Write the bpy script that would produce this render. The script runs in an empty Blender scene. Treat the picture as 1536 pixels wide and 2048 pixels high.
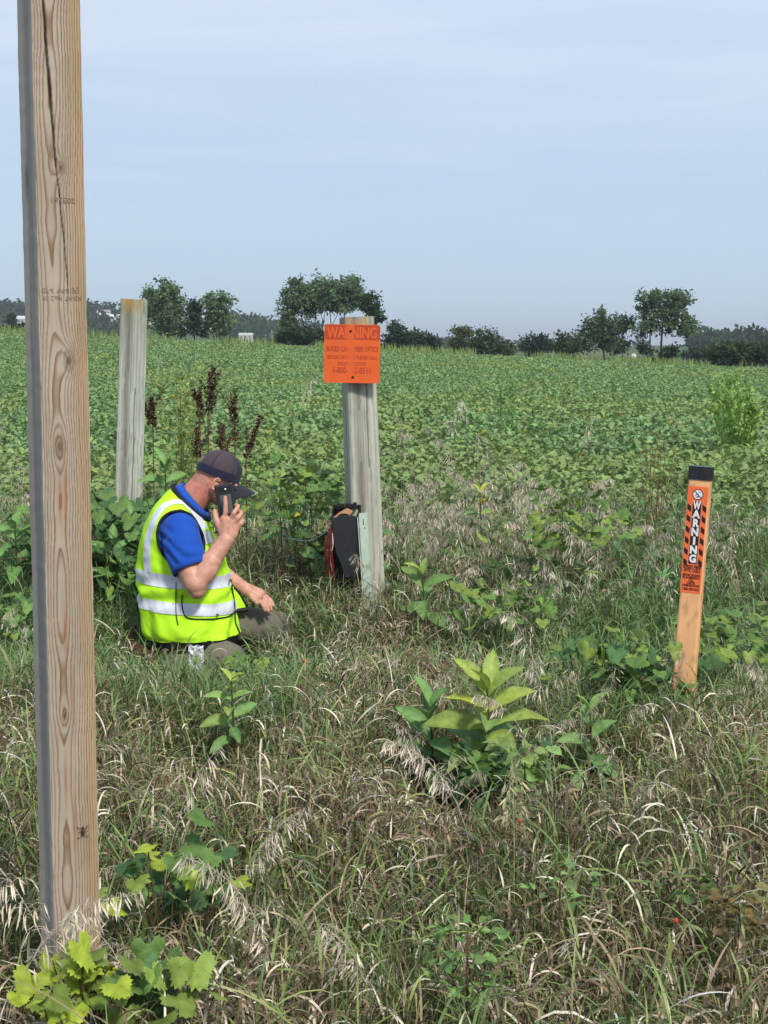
import bpy, math, random
import numpy as np
from mathutils import Vector, Matrix
from mathutils.bvhtree import BVHTree
R = math.radians
rng = np.random.default_rng(7)
random.seed(7)
scene = bpy.context.scene
COL = scene.collection

# ------------------------------------------------------------------ camera, sky, sun
F = 3000.0            # focal length in full-size pixels (1536 x 2048)
PITCH = math.atan((1024 - 690) / F)
EYE = 1.6
HAZE = 0.00030
cam_d = bpy.data.cameras.new("camera")
cam = bpy.data.objects.new("camera", cam_d); COL.objects.link(cam)
cam_d.sensor_fit = 'VERTICAL'; cam_d.sensor_height = 36.0; cam_d.lens = F / 2048 * 36
cam_d.clip_start = 0.05; cam_d.clip_end = 6000
cam.location = (0, 0, EYE); cam.rotation_euler = (math.pi / 2 - PITCH, 0, 0)
scene.camera = cam
scene.render.resolution_x = 768; scene.render.resolution_y = 1024
vs = scene.view_settings
vs.view_transform = 'Standard'; vs.look = 'None'; vs.gamma = 1; vs.exposure = 0.1

SUN_EL, SUN_AZ = 47, 152      # azimuth: clockwise from +Y (the view direction)
world = bpy.data.worlds.new("World"); scene.world = world; world.use_nodes = True
nt = world.node_tree; nt.nodes.clear()
def N(tree, typ, **kw):
    n = tree.nodes.new(typ)
    for k, v in kw.items(): setattr(n, k, v)
    return n
out = N(nt, 'ShaderNodeOutputWorld')
sky = N(nt, 'ShaderNodeTexSky'); sky.sky_type = 'NISHITA'; sky.sun_disc = False
sky.sun_elevation = R(SUN_EL); sky.sun_rotation = R(SUN_AZ); sky.dust_density = 2.0
bg1 = N(nt, 'ShaderNodeBackground'); bg1.inputs[1].default_value = 0.10
nt.links.new(sky.outputs[0], bg1.inputs[0])
tc = N(nt, 'ShaderNodeTexCoord'); sep = N(nt, 'ShaderNodeSeparateXYZ')
nt.links.new(tc.outputs['Generated'], sep.inputs[0])
mr = N(nt, 'ShaderNodeMapRange'); mr.inputs[1].default_value = 0; mr.inputs[2].default_value = 0.5
nt.links.new(sep.outputs[2], mr.inputs[0])
ramp = N(nt, 'ShaderNodeValToRGB'); cr = ramp.color_ramp
cr.elements[0].position = 0.0; cr.elements[0].color = (0.57, 0.68, 0.775, 1)
cr.elements[1].position = 1.0; cr.elements[1].color = (0.34, 0.43, 0.60, 1)
for p, c in ((0.08, (0.515, 0.66, 0.81)), (0.2, (0.50, 0.645, 0.825)), (0.34, (0.55, 0.67, 0.85)), (0.46, (0.60, 0.70, 0.88)), (0.56, (0.56, 0.65, 0.80))):
    e = cr.elements.new(p); e.color = (*c, 1)
nt.links.new(mr.outputs[0], ramp.inputs[0])
mp = N(nt, 'ShaderNodeMapping'); mp.inputs['Scale'].default_value = (2.2, 2.2, 17)
mp.inputs['Rotation'].default_value = (0.05, 0.03, 0)
nt.links.new(tc.outputs['Generated'], mp.inputs[0])
ns = N(nt, 'ShaderNodeTexNoise'); ns.inputs['Scale'].default_value = 1.7; ns.inputs['Detail'].default_value = 7; ns.inputs['Roughness'].default_value = 0.55
ns.inputs['Distortion'].default_value = 0.4
nt.links.new(mp.outputs[0], ns.inputs['Vector'])
nr = N(nt, 'ShaderNodeMapRange'); nr.inputs[1].default_value = 0.42; nr.inputs[2].default_value = 0.78; nr.inputs[3].default_value = 0.0; nr.inputs[4].default_value = 0.8
nt.links.new(ns.outputs[0], nr.inputs[0])
mh = N(nt, 'ShaderNodeMapRange'); mh.inputs[1].default_value = 0.02; mh.inputs[2].default_value = 0.2
nt.links.new(sep.outputs[2], mh.inputs[0])
mm = N(nt, 'ShaderNodeMath', operation='MULTIPLY')
nt.links.new(nr.outputs[0], mm.inputs[0]); nt.links.new(mh.outputs[0], mm.inputs[1])
mx = N(nt, 'ShaderNodeMix', data_type='RGBA')
nt.links.new(mm.outputs[0], mx.inputs[0]); nt.links.new(ramp.outputs[0], mx.inputs[6]); mx.inputs[7].default_value = (0.71, 0.78, 0.89, 1)
bg2 = N(nt, 'ShaderNodeBackground'); bg2.inputs[1].default_value = 1.03
nt.links.new(mx.outputs[2], bg2.inputs[0])
ms = N(nt, 'ShaderNodeMixShader'); ms.inputs[0].default_value = 0.92
nt.links.new(bg1.outputs[0], ms.inputs[1]); nt.links.new(bg2.outputs[0], ms.inputs[2]); nt.links.new(ms.outputs[0], out.inputs[0])

sd = bpy.data.lights.new("sun", 'SUN'); sd.energy = 3.6; sd.angle = R(9); sd.color = (1.0, 0.95, 0.87)
so = bpy.data.objects.new("sun", sd); COL.objects.link(so)
sdir = Vector((math.sin(R(SUN_AZ)) * math.cos(R(SUN_EL)), math.cos(R(SUN_AZ)) * math.cos(R(SUN_EL)), math.sin(R(SUN_EL))))
so.rotation_euler = sdir.to_track_quat('Z', 'Y').to_euler(); so.location = (5, -5, 12)

# ------------------------------------------------------------------ helpers
_cp, _sp = math.cos(PITCH), math.sin(PITCH)
def P(px, py, Y):
    """world point seen at pixel (px, py) of the 1536x2048 picture at distance Y"""
    U = -(py - 1024); wy = F * _cp + U * _sp; wz = -F * _sp + U * _cp
    s = Y / wy
    return np.array([(px - 768) * s, Y, EYE + wz * s])
def proj(p):
    p = np.asarray(p, float); d = p - np.array([0, 0, EYE])
    f = d[..., 1] * _cp - d[..., 2] * _sp; u = d[..., 1] * _sp + d[..., 2] * _cp
    return np.stack([768 + F * d[..., 0] / f, 1024 - F * u / f], -1)
def S(v): return F / v
def tag(o, label=None, cat=None, group=None, kind=None):
    if label: o['label'] = label
    if cat: o['category'] = cat
    if group: o['group'] = group
    if kind: o['kind'] = kind
    return o
def thing(name, loc, label, cat, group=None):
    o = bpy.data.objects.new(name, None); COL.objects.link(o); o.location = [float(a) for a in loc]
    o.empty_display_size = 0.1
    return tag(o, label, cat, group)
def wloc(o):
    v = Vector((0, 0, 0))
    while o: v += Vector(o.location); o = o.parent
    return np.array(v)

_h = np.random.default_rng(99).random(4096)
def _hash(i, j, s): return _h[(i * 73 + j * 1583 + s * 397 + (i * j) % 911) % 4096]
def vn(x, y, s=0):
    x = np.asarray(x, float); y = np.asarray(y, float)
    i = np.floor(x).astype(int); j = np.floor(y).astype(int); fx = x - i; fy = y - j
    fx = fx * fx * (3 - 2 * fx); fy = fy * fy * (3 - 2 * fy)
    a = _hash(i, j, s); b = _hash(i + 1, j, s); c = _hash(i, j + 1, s); d = _hash(i + 1, j + 1, s)
    return (a * (1 - fx) + b * fx) * (1 - fy) + (c * (1 - fx) + d * fx) * fy
def fbm(x, y, s=0, o=3):
    t = 0; a = 0.5; n = 0
    for k in range(o):
        t = t + a * vn(x * 2 ** k, y * 2 ** k, s + k * 7); n += a; a *= 0.5
    return t / n
def sstep(a, b, x):
    t = np.clip((x - a) / (b - a), 0, 1); return t * t * (3 - 2 * t)

class Soup:
    def __init__(s): s.v = []; s.q = []; s.t = []; s.c = []; s.n = 0
    def add(s, v, q=None, t=None, c=(0.5, 0.5, 0.5)):
        v = np.asarray(v, float).reshape(-1, 3)
        if q is not None and len(q): s.q.append(np.asarray(q, int).reshape(-1, 4) + s.n)
        if t is not None and len(t): s.t.append(np.asarray(t, int).reshape(-1, 3) + s.n)
        c = np.asarray(c, float)
        s.c.append(np.broadcast_to(c, (len(v), 3)) if c.ndim == 1 else c)
        s.v.append(v); s.n += len(v)
    def arrays(s):
        return (np.concatenate(s.v), np.concatenate(s.q) if s.q else np.zeros((0, 4), int),
                np.concatenate(s.t) if s.t else np.zeros((0, 3), int), np.concatenate(s.c))
def make_mesh(name, V, Q, T, Cc=None, smooth=False):
    me = bpy.data.meshes.new(name)
    nv, nq, ntr = len(V), len(Q), len(T)
    me.vertices.add(nv); me.vertices.foreach_set('co', V.astype(np.float32).ravel())
    me.loops.add(nq * 4 + ntr * 3)
    me.loops.foreach_set('vertex_index', np.concatenate([Q.ravel(), T.ravel()]).astype(np.int32))
    me.polygons.add(nq + ntr)
    st = np.concatenate([np.arange(nq) * 4, nq * 4 + np.arange(ntr) * 3])
    me.polygons.foreach_set('loop_start', st.astype(np.int32))
    me.polygons.foreach_set('use_smooth', np.full(nq + ntr, bool(smooth)))
    me.update(calc_edges=True)
    if Cc is not None:
        a = me.color_attributes.new('Col', 'FLOAT_COLOR', 'POINT')
        a.data.foreach_set('color', np.concatenate([Cc, np.ones((nv, 1))], 1).astype(np.float32).ravel())
    return me
def build(name, soup, mat, parent=None, smooth=False, **tg):
    V, Q, T, Cc = soup.arrays()
    if parent is not None: V = V - wloc(parent)
    me = make_mesh(name, V, Q, T, Cc, smooth)
    me.materials.append(mat)
    o = bpy.data.objects.new(name, me); COL.objects.link(o)
    if parent is not None: o.parent = parent
    return tag(o, **tg)

# ------------------------------------------------------------------ materials
def mat_vc(name, rough=0.7, spec=0.3, transl=0.0, bump=None, sheen=0, noise=None, coat=0):
    m = bpy.data.materials.new(name); m.use_nodes = True; t = m.node_tree; t.nodes.clear()
    o = N(t, 'ShaderNodeOutputMaterial'); b = N(t, 'ShaderNodeBsdfPrincipled')
    b.inputs['Roughness'].default_value = rough; b.inputs['Specular IOR Level'].default_value = spec
    b.inputs['Sheen Weight'].default_value = sheen; b.inputs['Coat Weight'].default_value = coat
    a = N(t, 'ShaderNodeAttribute'); a.attribute_name = 'Col'; col = a.outputs['Color']
    if noise:
        tcn = N(t, 'ShaderNodeTexCoord'); nz = N(t, 'ShaderNodeTexNoise'); nz.inputs['Scale'].default_value = noise[0]; nz.inputs['Detail'].default_value = 6
        t.links.new(tcn.outputs['Object'], nz.inputs['Vector'])
        r = N(t, 'ShaderNodeMapRange'); r.inputs[1].default_value = 0.3; r.inputs[2].default_value = 0.7
        r.inputs[3].default_value = 1 - noise[1]; r.inputs[4].default_value = 1 + noise[1]
        t.links.new(nz.outputs[0], r.inputs[0])
        vm = N(t, 'ShaderNodeVectorMath', operation='SCALE'); t.links.new(col, vm.inputs[0]); t.links.new(r.outputs[0], vm.inputs['Scale'])
        col = vm.outputs[0]
    t.links.new(col, b.inputs['Base Color'])
    if bump:
        tcn = N(t, 'ShaderNodeTexCoord'); nz = N(t, 'ShaderNodeTexNoise'); nz.inputs['Scale'].default_value = bump[0]; nz.inputs['Detail'].default_value = 5
        mpn = N(t, 'ShaderNodeMapping'); mpn.inputs['Scale'].default_value = bump[2] if len(bump) > 2 else (1, 1, 1)
        t.links.new(tcn.outputs['Object'], mpn.inputs[0]); t.links.new(mpn.outputs[0], nz.inputs['Vector'])
        bp = N(t, 'ShaderNodeBump'); bp.inputs['Strength'].default_value = 1; bp.inputs['Distance'].default_value = bump[1]
        t.links.new(nz.outputs[0], bp.inputs['Height']); t.links.new(bp.outputs[0], b.inputs['Normal'])
    if transl > 0:
        tr = N(t, 'ShaderNodeBsdfTranslucent'); t.links.new(col, tr.inputs['Color'])
        mx_ = N(t, 'ShaderNodeMixShader'); mx_.inputs[0].default_value = transl
        t.links.new(b.outputs[0], mx_.inputs[1]); t.links.new(tr.outputs[0], mx_.inputs[2]); t.links.new(mx_.outputs[0], o.inputs[0])
    else: t.links.new(b.outputs[0], o.inputs[0])
    return m
M_leaf = mat_vc('leaf', 0.55, 0.3, 0.22, noise=(55, .22), bump=(120, .0015))
M_bean = mat_vc('bean_leaf', 0.5, 0.4, 0.3)
M_grass = mat_vc('grass', 0.5, 0.4, 0.14)
M_dry = mat_vc('dry_grass', 0.6, 0.3, 0.06)
M_far = mat_vc('far_leaf', 0.8, 0.1, 0.35)
M_bark = mat_vc('bark', 0.9, 0.1, noise=(6, .3))
M_wood = mat_vc('post_wood', 0.75, 0.2, bump=(60, 0.0006, (1, 1, 0.05)))
M_soil = mat_vc('soil', 0.95, 0.05, noise=(9, .35), bump=(25, 0.01))
M_skin = mat_vc('skin', 0.5, 0.4, bump=(160, 0.0008), noise=(45, .07))
M_cloth = mat_vc('cloth', 0.85, 0.15, bump=(9, 0.010), sheen=0.1)
M_vest = mat_vc('vest_fabric', 0.75, 0.2, bump=(7, 0.010, (1, 1, .5)))
M_tape = mat_vc('reflective_tape', 0.4, 0.5, bump=(22, 0.003, (2.5, 1, 1)), noise=(20, .12))
M_trim = mat_vc('black_trim', 0.7, 0.3)
M_plastic = mat_vc('plastic', 0.35, 0.5, noise=(30, .25))
M_paint = mat_vc('sign_paint', 0.5, 0.35, noise=(14, .06))
M_metal = mat_vc('painted_metal', 0.45, 0.5, noise=(18, .12))

# ------------------------------------------------------------------ terrain
RX = [-1500, -300, -205, -160, -142, -110, -82, -55, 0, 80, 150, 300, 1500]
RZ = [16, 17, 16.5, 17.5, 15, 10, 10, 8, 2, 0.5, 1.0, 2, 2]
def H(x, y):
    x = np.asarray(x, float); y = np.asarray(y, float)
    f = sstep(9, 135, y) * 0.55 + 0.45 * np.clip((y - 9) / 126, 0, 1)
    z = f * (0.50 - 0.050 * np.clip(x, -70, 70))
    z = z + 0.05 * (vn(x * 0.9 + 3, y * 0.9, 4) - 0.5) * sstep(1.5, 4, y)
    z = z - sstep(150, 330, y) * (5 + z)
    t = sstep(330, 800, y)
    return z + t * (5 + np.interp(x * 800 / np.maximum(y, 300), RX, RZ) - 0.0 * x)
ys = np.concatenate([np.linspace(-12, 20, 130), np.linspace(20.5, 160, 120), np.geomspace(163, 4500, 70)])
xs0 = np.concatenate([-np.geomspace(1, 60, 60)[::-1], np.linspace(-.98, .98, 60), np.geomspace(1, 60, 60)])
g = Soup()
YY, XX = np.meshgrid(ys, xs0, indexing='ij')
XX = XX * np.maximum(1.5, np.abs(YY) * 0.9 / 3)
V = np.stack([XX, YY, H(XX, YY)], -1).reshape(-1, 3)
ny, nx = YY.shape
ii = np.arange(ny - 1)[:, None] * nx + np.arange(nx - 1)[None]
Q = np.stack([ii, ii + 1, ii + nx + 1, ii + nx], -1).reshape(-1, 4)
soil = np.array([.03, .025, .017]); bean_c = np.array([.045, .085, .03]); farc = np.array([.075, .12, .05])
w1 = sstep(9, 30, V[:, 1])[:, None]; w2 = sstep(120, 300, V[:, 1])[:, None]
patch = (vn(V[:, 0] / 40, V[:, 1] / 90, 3) > 0.55)[:, None] * w2
Cg = soil * (1 - w1) + bean_c * w1; Cg = Cg * (1 - w2) + farc * w2; Cg = Cg * (1 - patch * .5) + np.array([.16, .17, .07]) * patch * .5
g.add(V, Q, c=Cg)
build('ground', g, M_soil, smooth=True, kind='structure')

# ------------------------------------------------------------------ generic geometry
def frame_from_dir(d):
    d = np.asarray(d, float); d = d / (np.linalg.norm(d) + 1e-12)
    a = np.array([0, 0, 1.0]) if abs(d[2]) < 0.9 else np.array([1.0, 0, 0])
    x = np.cross(a, d); x /= np.linalg.norm(x); return x, np.cross(d, x)
def tube(sp, pts, rad, n=8, c=(.5, .5, .5), cap=True, flat=None):
    pts = np.asarray(pts, float); m = len(pts)
    rad = np.broadcast_to(np.asarray(rad, float), (m,)) if np.ndim(rad) < 2 else np.asarray(rad, float)
    T_ = np.gradient(pts, axis=0)
    x, y = frame_from_dir(T_[0]); rows = []
    th = np.linspace(0, 2 * np.pi, n, endpoint=False)
    for k in range(m):
        d = T_[k] / (np.linalg.norm(T_[k]) + 1e-12)
        x = x - d * x.dot(d); x /= np.linalg.norm(x) + 1e-12; y = np.cross(d, x)
        rr = rad[k]
        if np.ndim(rr) == 0: rr = (rr, rr)
        rows.append(pts[k] + np.outer(np.cos(th), x) * rr[0] + np.outer(np.sin(th), y) * rr[1])
    V = np.concatenate(rows); q = []
    for k in range(m - 1):
        for j in range(n):
            q.append((k * n + j, k * n + (j + 1) % n, (k + 1) * n + (j + 1) % n, (k + 1) * n + j))
    t = []
    if cap:
        V = np.concatenate([V, pts[:1], pts[-1:]]); a, b = m * n, m * n + 1
        for j in range(n):
            t.append((a, (j + 1) % n, j)); t.append((b, (m - 1) * n + j, (m - 1) * n + (j + 1) % n))
    cc = np.asarray(c, float)
    if cc.ndim == 2 and len(cc) == m:
        cc = np.repeat(cc, n, 0)
        if cap: cc = np.concatenate([cc, cc[:1], cc[-1:]])
    sp.add(V, q, t, cc)
def capsule(sp, a, b, ra, rb, n=16, c=(.5, .5, .5)):
    a = np.asarray(a, float); b = np.asarray(b, float); d = b - a; L = np.linalg.norm(d); d = d / L
    ks = np.linspace(0, np.pi / 2, 6)
    pts = [a - d * ra * np.cos(k) for k in ks] + [b + d * rb * np.sin(k) for k in ks]
    rs = [max(ra * np.sin(k), 1e-4) for k in ks] + [max(rb * np.cos(k), 1e-4) for k in ks]
    x, y = frame_from_dir(d); th = np.linspace(0, 2 * np.pi, n, endpoint=False)
    V = np.concatenate([p + r * (np.outer(np.cos(th), x) + np.outer(np.sin(th), y)) for p, r in zip(pts, rs)])
    m = len(pts); q = [(k * n + j, k * n + (j + 1) % n, (k + 1) * n + (j + 1) % n, (k + 1) * n + j) for k in range(m - 1) for j in range(n)]
    sp.add(V, q, [], c)
def ellipsoid(sp, ctr, rad, axes=None, c=(.5, .5, .5), n=24, m=14):
    axes = np.eye(3) if axes is None else np.asarray(axes, float)   # rows are axes
    th = np.linspace(0, 2 * np.pi, n, endpoint=False); ph = np.linspace(0.02, np.pi - 0.02, m)
    V = np.concatenate([np.stack([np.sin(p) * np.cos(th), np.sin(p) * np.sin(th), np.full(n, np.cos(p))], -1) for p in ph]) * np.asarray(rad)
    V = V @ axes + np.asarray(ctr)
    q = [(k * n + (j + 1) % n, k * n + j, (k + 1) * n + j, (k + 1) * n + (j + 1) % n) for k in range(m - 1) for j in range(n)]
    sp.add(V, q, [], c)
def box(sp, ctr, size, axes=None, c=(.5, .5, .5), bev=0.0):
    axes = np.eye(3) if axes is None else np.asarray(axes, float)
    h = np.asarray(size, float) / 2
    if bev <= 0:
        V = np.array([[x, y, z] for z in (-1, 1) for y in (-1, 1) for x in (-1, 1)], float) * h
        q = [(0, 2, 3, 1), (4, 5, 7, 6), (0, 1, 5, 4), (2, 6, 7, 3), (0, 4, 6, 2), (1, 3, 7, 5)]
        sp.add(V @ axes + np.asarray(ctr), q, [], c); return
    import bmesh
    bm = bmesh.new(); bmesh.ops.create_cube(bm, size=2)
    for v in bm.verts: v.co = Vector((v.co.x * h[0], v.co.y * h[1], v.co.z * h[2]))
    bmesh.ops.bevel(bm, geom=bm.edges[:], offset=bev, segments=2, profile=0.5, affect='EDGES')
    bmesh.ops.triangulate(bm, faces=bm.faces[:])
    V = np.array([v.co[:] for v in bm.verts]); t = [[v.index for v in f.verts] for f in bm.faces]; bm.free()
    sp.add(V @ axes + np.asarray(ctr), [], t, c)
def remeshed(sp, voxel, smooth=4, name='tmp'):
    """one continuous surface from overlapping volumes"""
    V, Q, T, Cc = sp.arrays(); me = make_mesh(name, V, Q, T)
    o = bpy.data.objects.new(name, me); COL.objects.link(o)
    m = o.modifiers.new('r', 'REMESH'); m.mode = 'VOXEL'; m.voxel_size = voxel
    if smooth: s = o.modifiers.new('s', 'SMOOTH'); s.iterations = smooth; s.factor = 0.5
    dg = bpy.context.evaluated_depsgraph_get()
    r = bpy.data.meshes.new_from_object(o.evaluated_get(dg)); bpy.data.objects.remove(o)
    nv = len(r.vertices); Vv = np.zeros(nv * 3); r.vertices.foreach_get('co', Vv); Vv = Vv.reshape(-1, 3)
    Fq = [p.vertices[:] for p in r.polygons]
    q = np.array([f for f in Fq if len(f) == 4], int).reshape(-1, 4); t = np.array([f for f in Fq if len(f) == 3], int).reshape(-1, 3)
    bpy.data.meshes.remove(r)
    return Vv, q, t
def catmull(pts, n):
    pts = np.asarray(pts, float); m = len(pts); t = np.linspace(0, m - 1 - 1e-9, n); i = t.astype(int); f = (t - i)[:, None]
    g_ = lambda k: pts[np.clip(k, 0, m - 1)]
    p0, p1, p2, p3 = g_(i - 1), g_(i), g_(i + 1), g_(i + 2)
    return 0.5 * (2 * p1 + (p2 - p0) * f + (2 * p0 - 5 * p1 + 4 * p2 - p3) * f ** 2 + (3 * p1 - p0 - 3 * p2 + p3) * f ** 3)
def inpoly(pt, poly):
    x, y = pt[:, 0], pt[:, 1]; r = np.zeros(len(pt), bool); n = len(poly); j = n - 1
    for i in range(n):
        xi, yi = poly[i]; xj, yj = poly[j]
        r ^= ((yi > y) != (yj > y)) & (x < (xj - xi) * (y - yi) / (yj - yi + 1e-12) + xi); j = i
    return r
def text_soup(sp, s, size, origin, ax, ay, c, xs=1.0, bold=0.0, thick=0.0008, align='CENTER', font=None, rot180=False, fit=None):
    """lettering laid in the plane ax (right) / ay (up); thickness towards cross(ax, ay)"""
    cu = bpy.data.curves.new('t', 'FONT'); cu.body = s; cu.size = size; cu.align_x = align; cu.align_y = 'CENTER'
    cu.offset = bold * size; cu.extrude = thick / 2; cu.resolution_u = 3
    o = bpy.data.objects.new('t', cu); COL.objects.link(o)
    dg = bpy.context.evaluated_depsgraph_get(); me = bpy.data.meshes.new_from_object(o.evaluated_get(dg)); bpy.data.objects.remove(o)
    me.calc_loop_triangles()
    V = np.array([v.co[:] for v in me.vertices]).reshape(-1, 3); T = np.array([t.vertices[:] for t in me.loop_triangles]).reshape(-1, 3)
    bpy.data.meshes.remove(me)
    if fit: xs = fit / (V[:, 0].max() - V[:, 0].min())
    if rot180: V[:, :2] *= -1
    ax = np.asarray(ax, float); ay = np.asarray(ay, float); az = np.cross(ax, ay)
    W = np.asarray(origin) + np.outer(V[:, 0] * xs, ax) + np.outer(V[:, 1], ay) + np.outer(V[:, 2] + thick / 2, az)
    sp.add(W, [], T, c)

# ------------------------------------------------------------------ vegetation generators
def blades(sp, base, L, w, az, th0, kap, col, segs=6, tipcol=None, pw=1.3, twist=None):
    n = len(base); t = np.linspace(0, 1, segs + 1)
    th = th0[:, None] + kap[:, None] * t[None] ** pw
    st = (L / segs)[:, None]
    dx = np.cumsum(np.concatenate([np.zeros((n, 1)), np.sin(th[:, :-1]) * st], 1), 1)
    dz = np.cumsum(np.concatenate([np.zeros((n, 1)), np.cos(th[:, :-1]) * st], 1), 1)
    ca, sa = np.cos(az)[:, None], np.sin(az)[:, None]
    C3 = np.stack([base[:, 0:1] + dx * ca, base[:, 1:2] + dx * sa, base[:, 2:3] + dz], -1)
    tw = (np.zeros(n) if twist is None else twist)[:, None] * t[None]
    side = np.stack([-sa * np.cos(tw) + 0 * dx, ca * np.cos(tw) + 0 * dx, np.sin(tw) + 0 * dx], -1)
    ww = (w[:, None] * (np.clip(1.15 - t ** 2.2, 0.0, 1) * np.clip(.55 + t * 2, 0, 1))[None])[..., None] / 2
    ww[:, -1] = 0.0004
    A = C3 - side * ww; B = C3 + side * ww
    V = np.stack([A, B], 2).reshape(n, (segs + 1) * 2, 3)
    k = np.arange(segs) * 2; q = np.stack([k, k + 1, k + 3, k + 2], -1)
    Q = (np.arange(n)[:, None, None] * (segs + 1) * 2 + q[None]).reshape(-1, 4)
    c = np.repeat(col[:, None], (segs + 1) * 2, 1)
    if tipcol is not None:
        tt = np.repeat(t, 2)[None, :, None] ** 1.5; c = c * (1 - tt) + tipcol[:, None] * tt
    sp.add(V.reshape(-1, 3), Q, [], c.reshape(-1, 3))
    return C3
def rotmats(az, el, roll):
    """local x = leaf direction (az, elevation el), y = across, z = normal"""
    ca, sa, ce, se = np.cos(az), np.sin(az), np.cos(el), np.sin(el)
    X = np.stack([ca * ce, sa * ce, se], -1); Y0 = np.stack([-sa, ca, 0 * ca], -1); Z0 = np.cross(X, Y0)
    cr_, sr = np.cos(roll)[:, None], np.sin(roll)[:, None]
    return X, Y0 * cr_ + Z0 * sr, Z0 * cr_ - Y0 * sr
def scatter(sp, tv, tq, tt, pos, size, az, el, roll, col, tint=None, wid=None):
    n = len(pos); X, Y, Z = rotmats(az, el, roll); m = len(tv)
    tv = np.asarray(tv, float)
    s = np.broadcast_to(size, (n,))[:, None, None]; wy = np.ones(n)[:, None, None] if wid is None else wid[:, None, None]
    V = pos[:, None] + s * (tv[None, :, 0:1] * X[:, None] + wy * tv[None, :, 1:2] * Y[:, None] + tv[None, :, 2:3] * Z[:, None])
    off = (np.arange(n) * m)[:, None, None]
    Q = (off + np.asarray(tq, int).reshape(-1, 4)[None]).reshape(-1, 4) if len(tq) else None
    T = (off + np.asarray(tt, int).reshape(-1, 3)[None]).reshape(-1, 3) if len(tt) else None
    c = np.repeat(col[:, None], m, 1)
    if tint is not None: c = c * np.asarray(tint)[None, :, None]
    sp.add(V.reshape(-1, 3), Q, T, c.reshape(-1, 3))
def leaf_template(prof, fold=0.15, droop=0.2, wave=0.0):
    """prof = [(x, halfwidth)...]; midrib + two edges"""
    v = []; q = []; n = len(prof)
    for i, (x, w_) in enumerate(prof):
        z = -droop * x * x
        v += [(x, 0, z), (x, w_, z + fold * w_ + wave * math.sin(i * 2.1)), (x, -w_, z + fold * w_ - wave * math.sin(i * 2.6))]
    for i in range(n - 1):
        a = i * 3; q += [(a, a + 3, a + 4, a + 1), (a, a + 2, a + 5, a + 3)]
    return np.array(v), q
OV, OVq = leaf_template([(0, .02), (.22, .3), (.5, .36), (.8, .2), (1, .01)], .35, .3, .03)          # bean leaflet
MW, MWq = leaf_template([(0, .015), (.12, .11), (.3, .23), (.5, .285), (.7, .25), (.88, .14), (1, .01)], .5, .28, .012)  # milkweed
MW_t = [1.35, 1, 1] * 7
DIA = np.array([(0, 0, 0), (.5, .3, .06), (1, 0, -.06), (.5, -.3, .06)]); DIAq = [(0, 3, 2, 1)]
SPK, SPKq = leaf_template([(0, .015), (.35, .062), (.7, .05), (1, .004)], .3, .1)                      # spikelet
def grape_template(seed):
    r_ = random.Random(seed); n = 44; v = [(0, 0, 0)]; t = []
    for i in range(n):
        a = -math.pi + 2 * math.pi * (i + .5) / n
        lob = .64 + .28 * abs(math.cos(a * 1.5)) ** 1.3 + (.16 if abs(a) < .4 else 0)
        if abs(a) > 2.75: lob *= .45
        lob *= (1.08 if i % 2 else .9) * r_.uniform(.93, 1.07)
        v.append((.12 + lob * .62 * math.cos(a), lob * .66 * math.sin(a), .07 * math.cos(a * 3) - .07))
    for i in range(n): t.append((0, 1 + i, 1 + (i + 1) % n))
    return np.array(v), t
GR = [grape_template(i) for i in range(3)]
def jit(col, n, amt=0.18, hue=0.08):
    col = np.asarray(col, float)
    b = 1 + amt * (rng.random((n, 1)) * 2 - 1)
    return np.clip(col * b * (1 + hue * (rng.random((n, 3)) * 2 - 1)), 0.004, 1)

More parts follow.
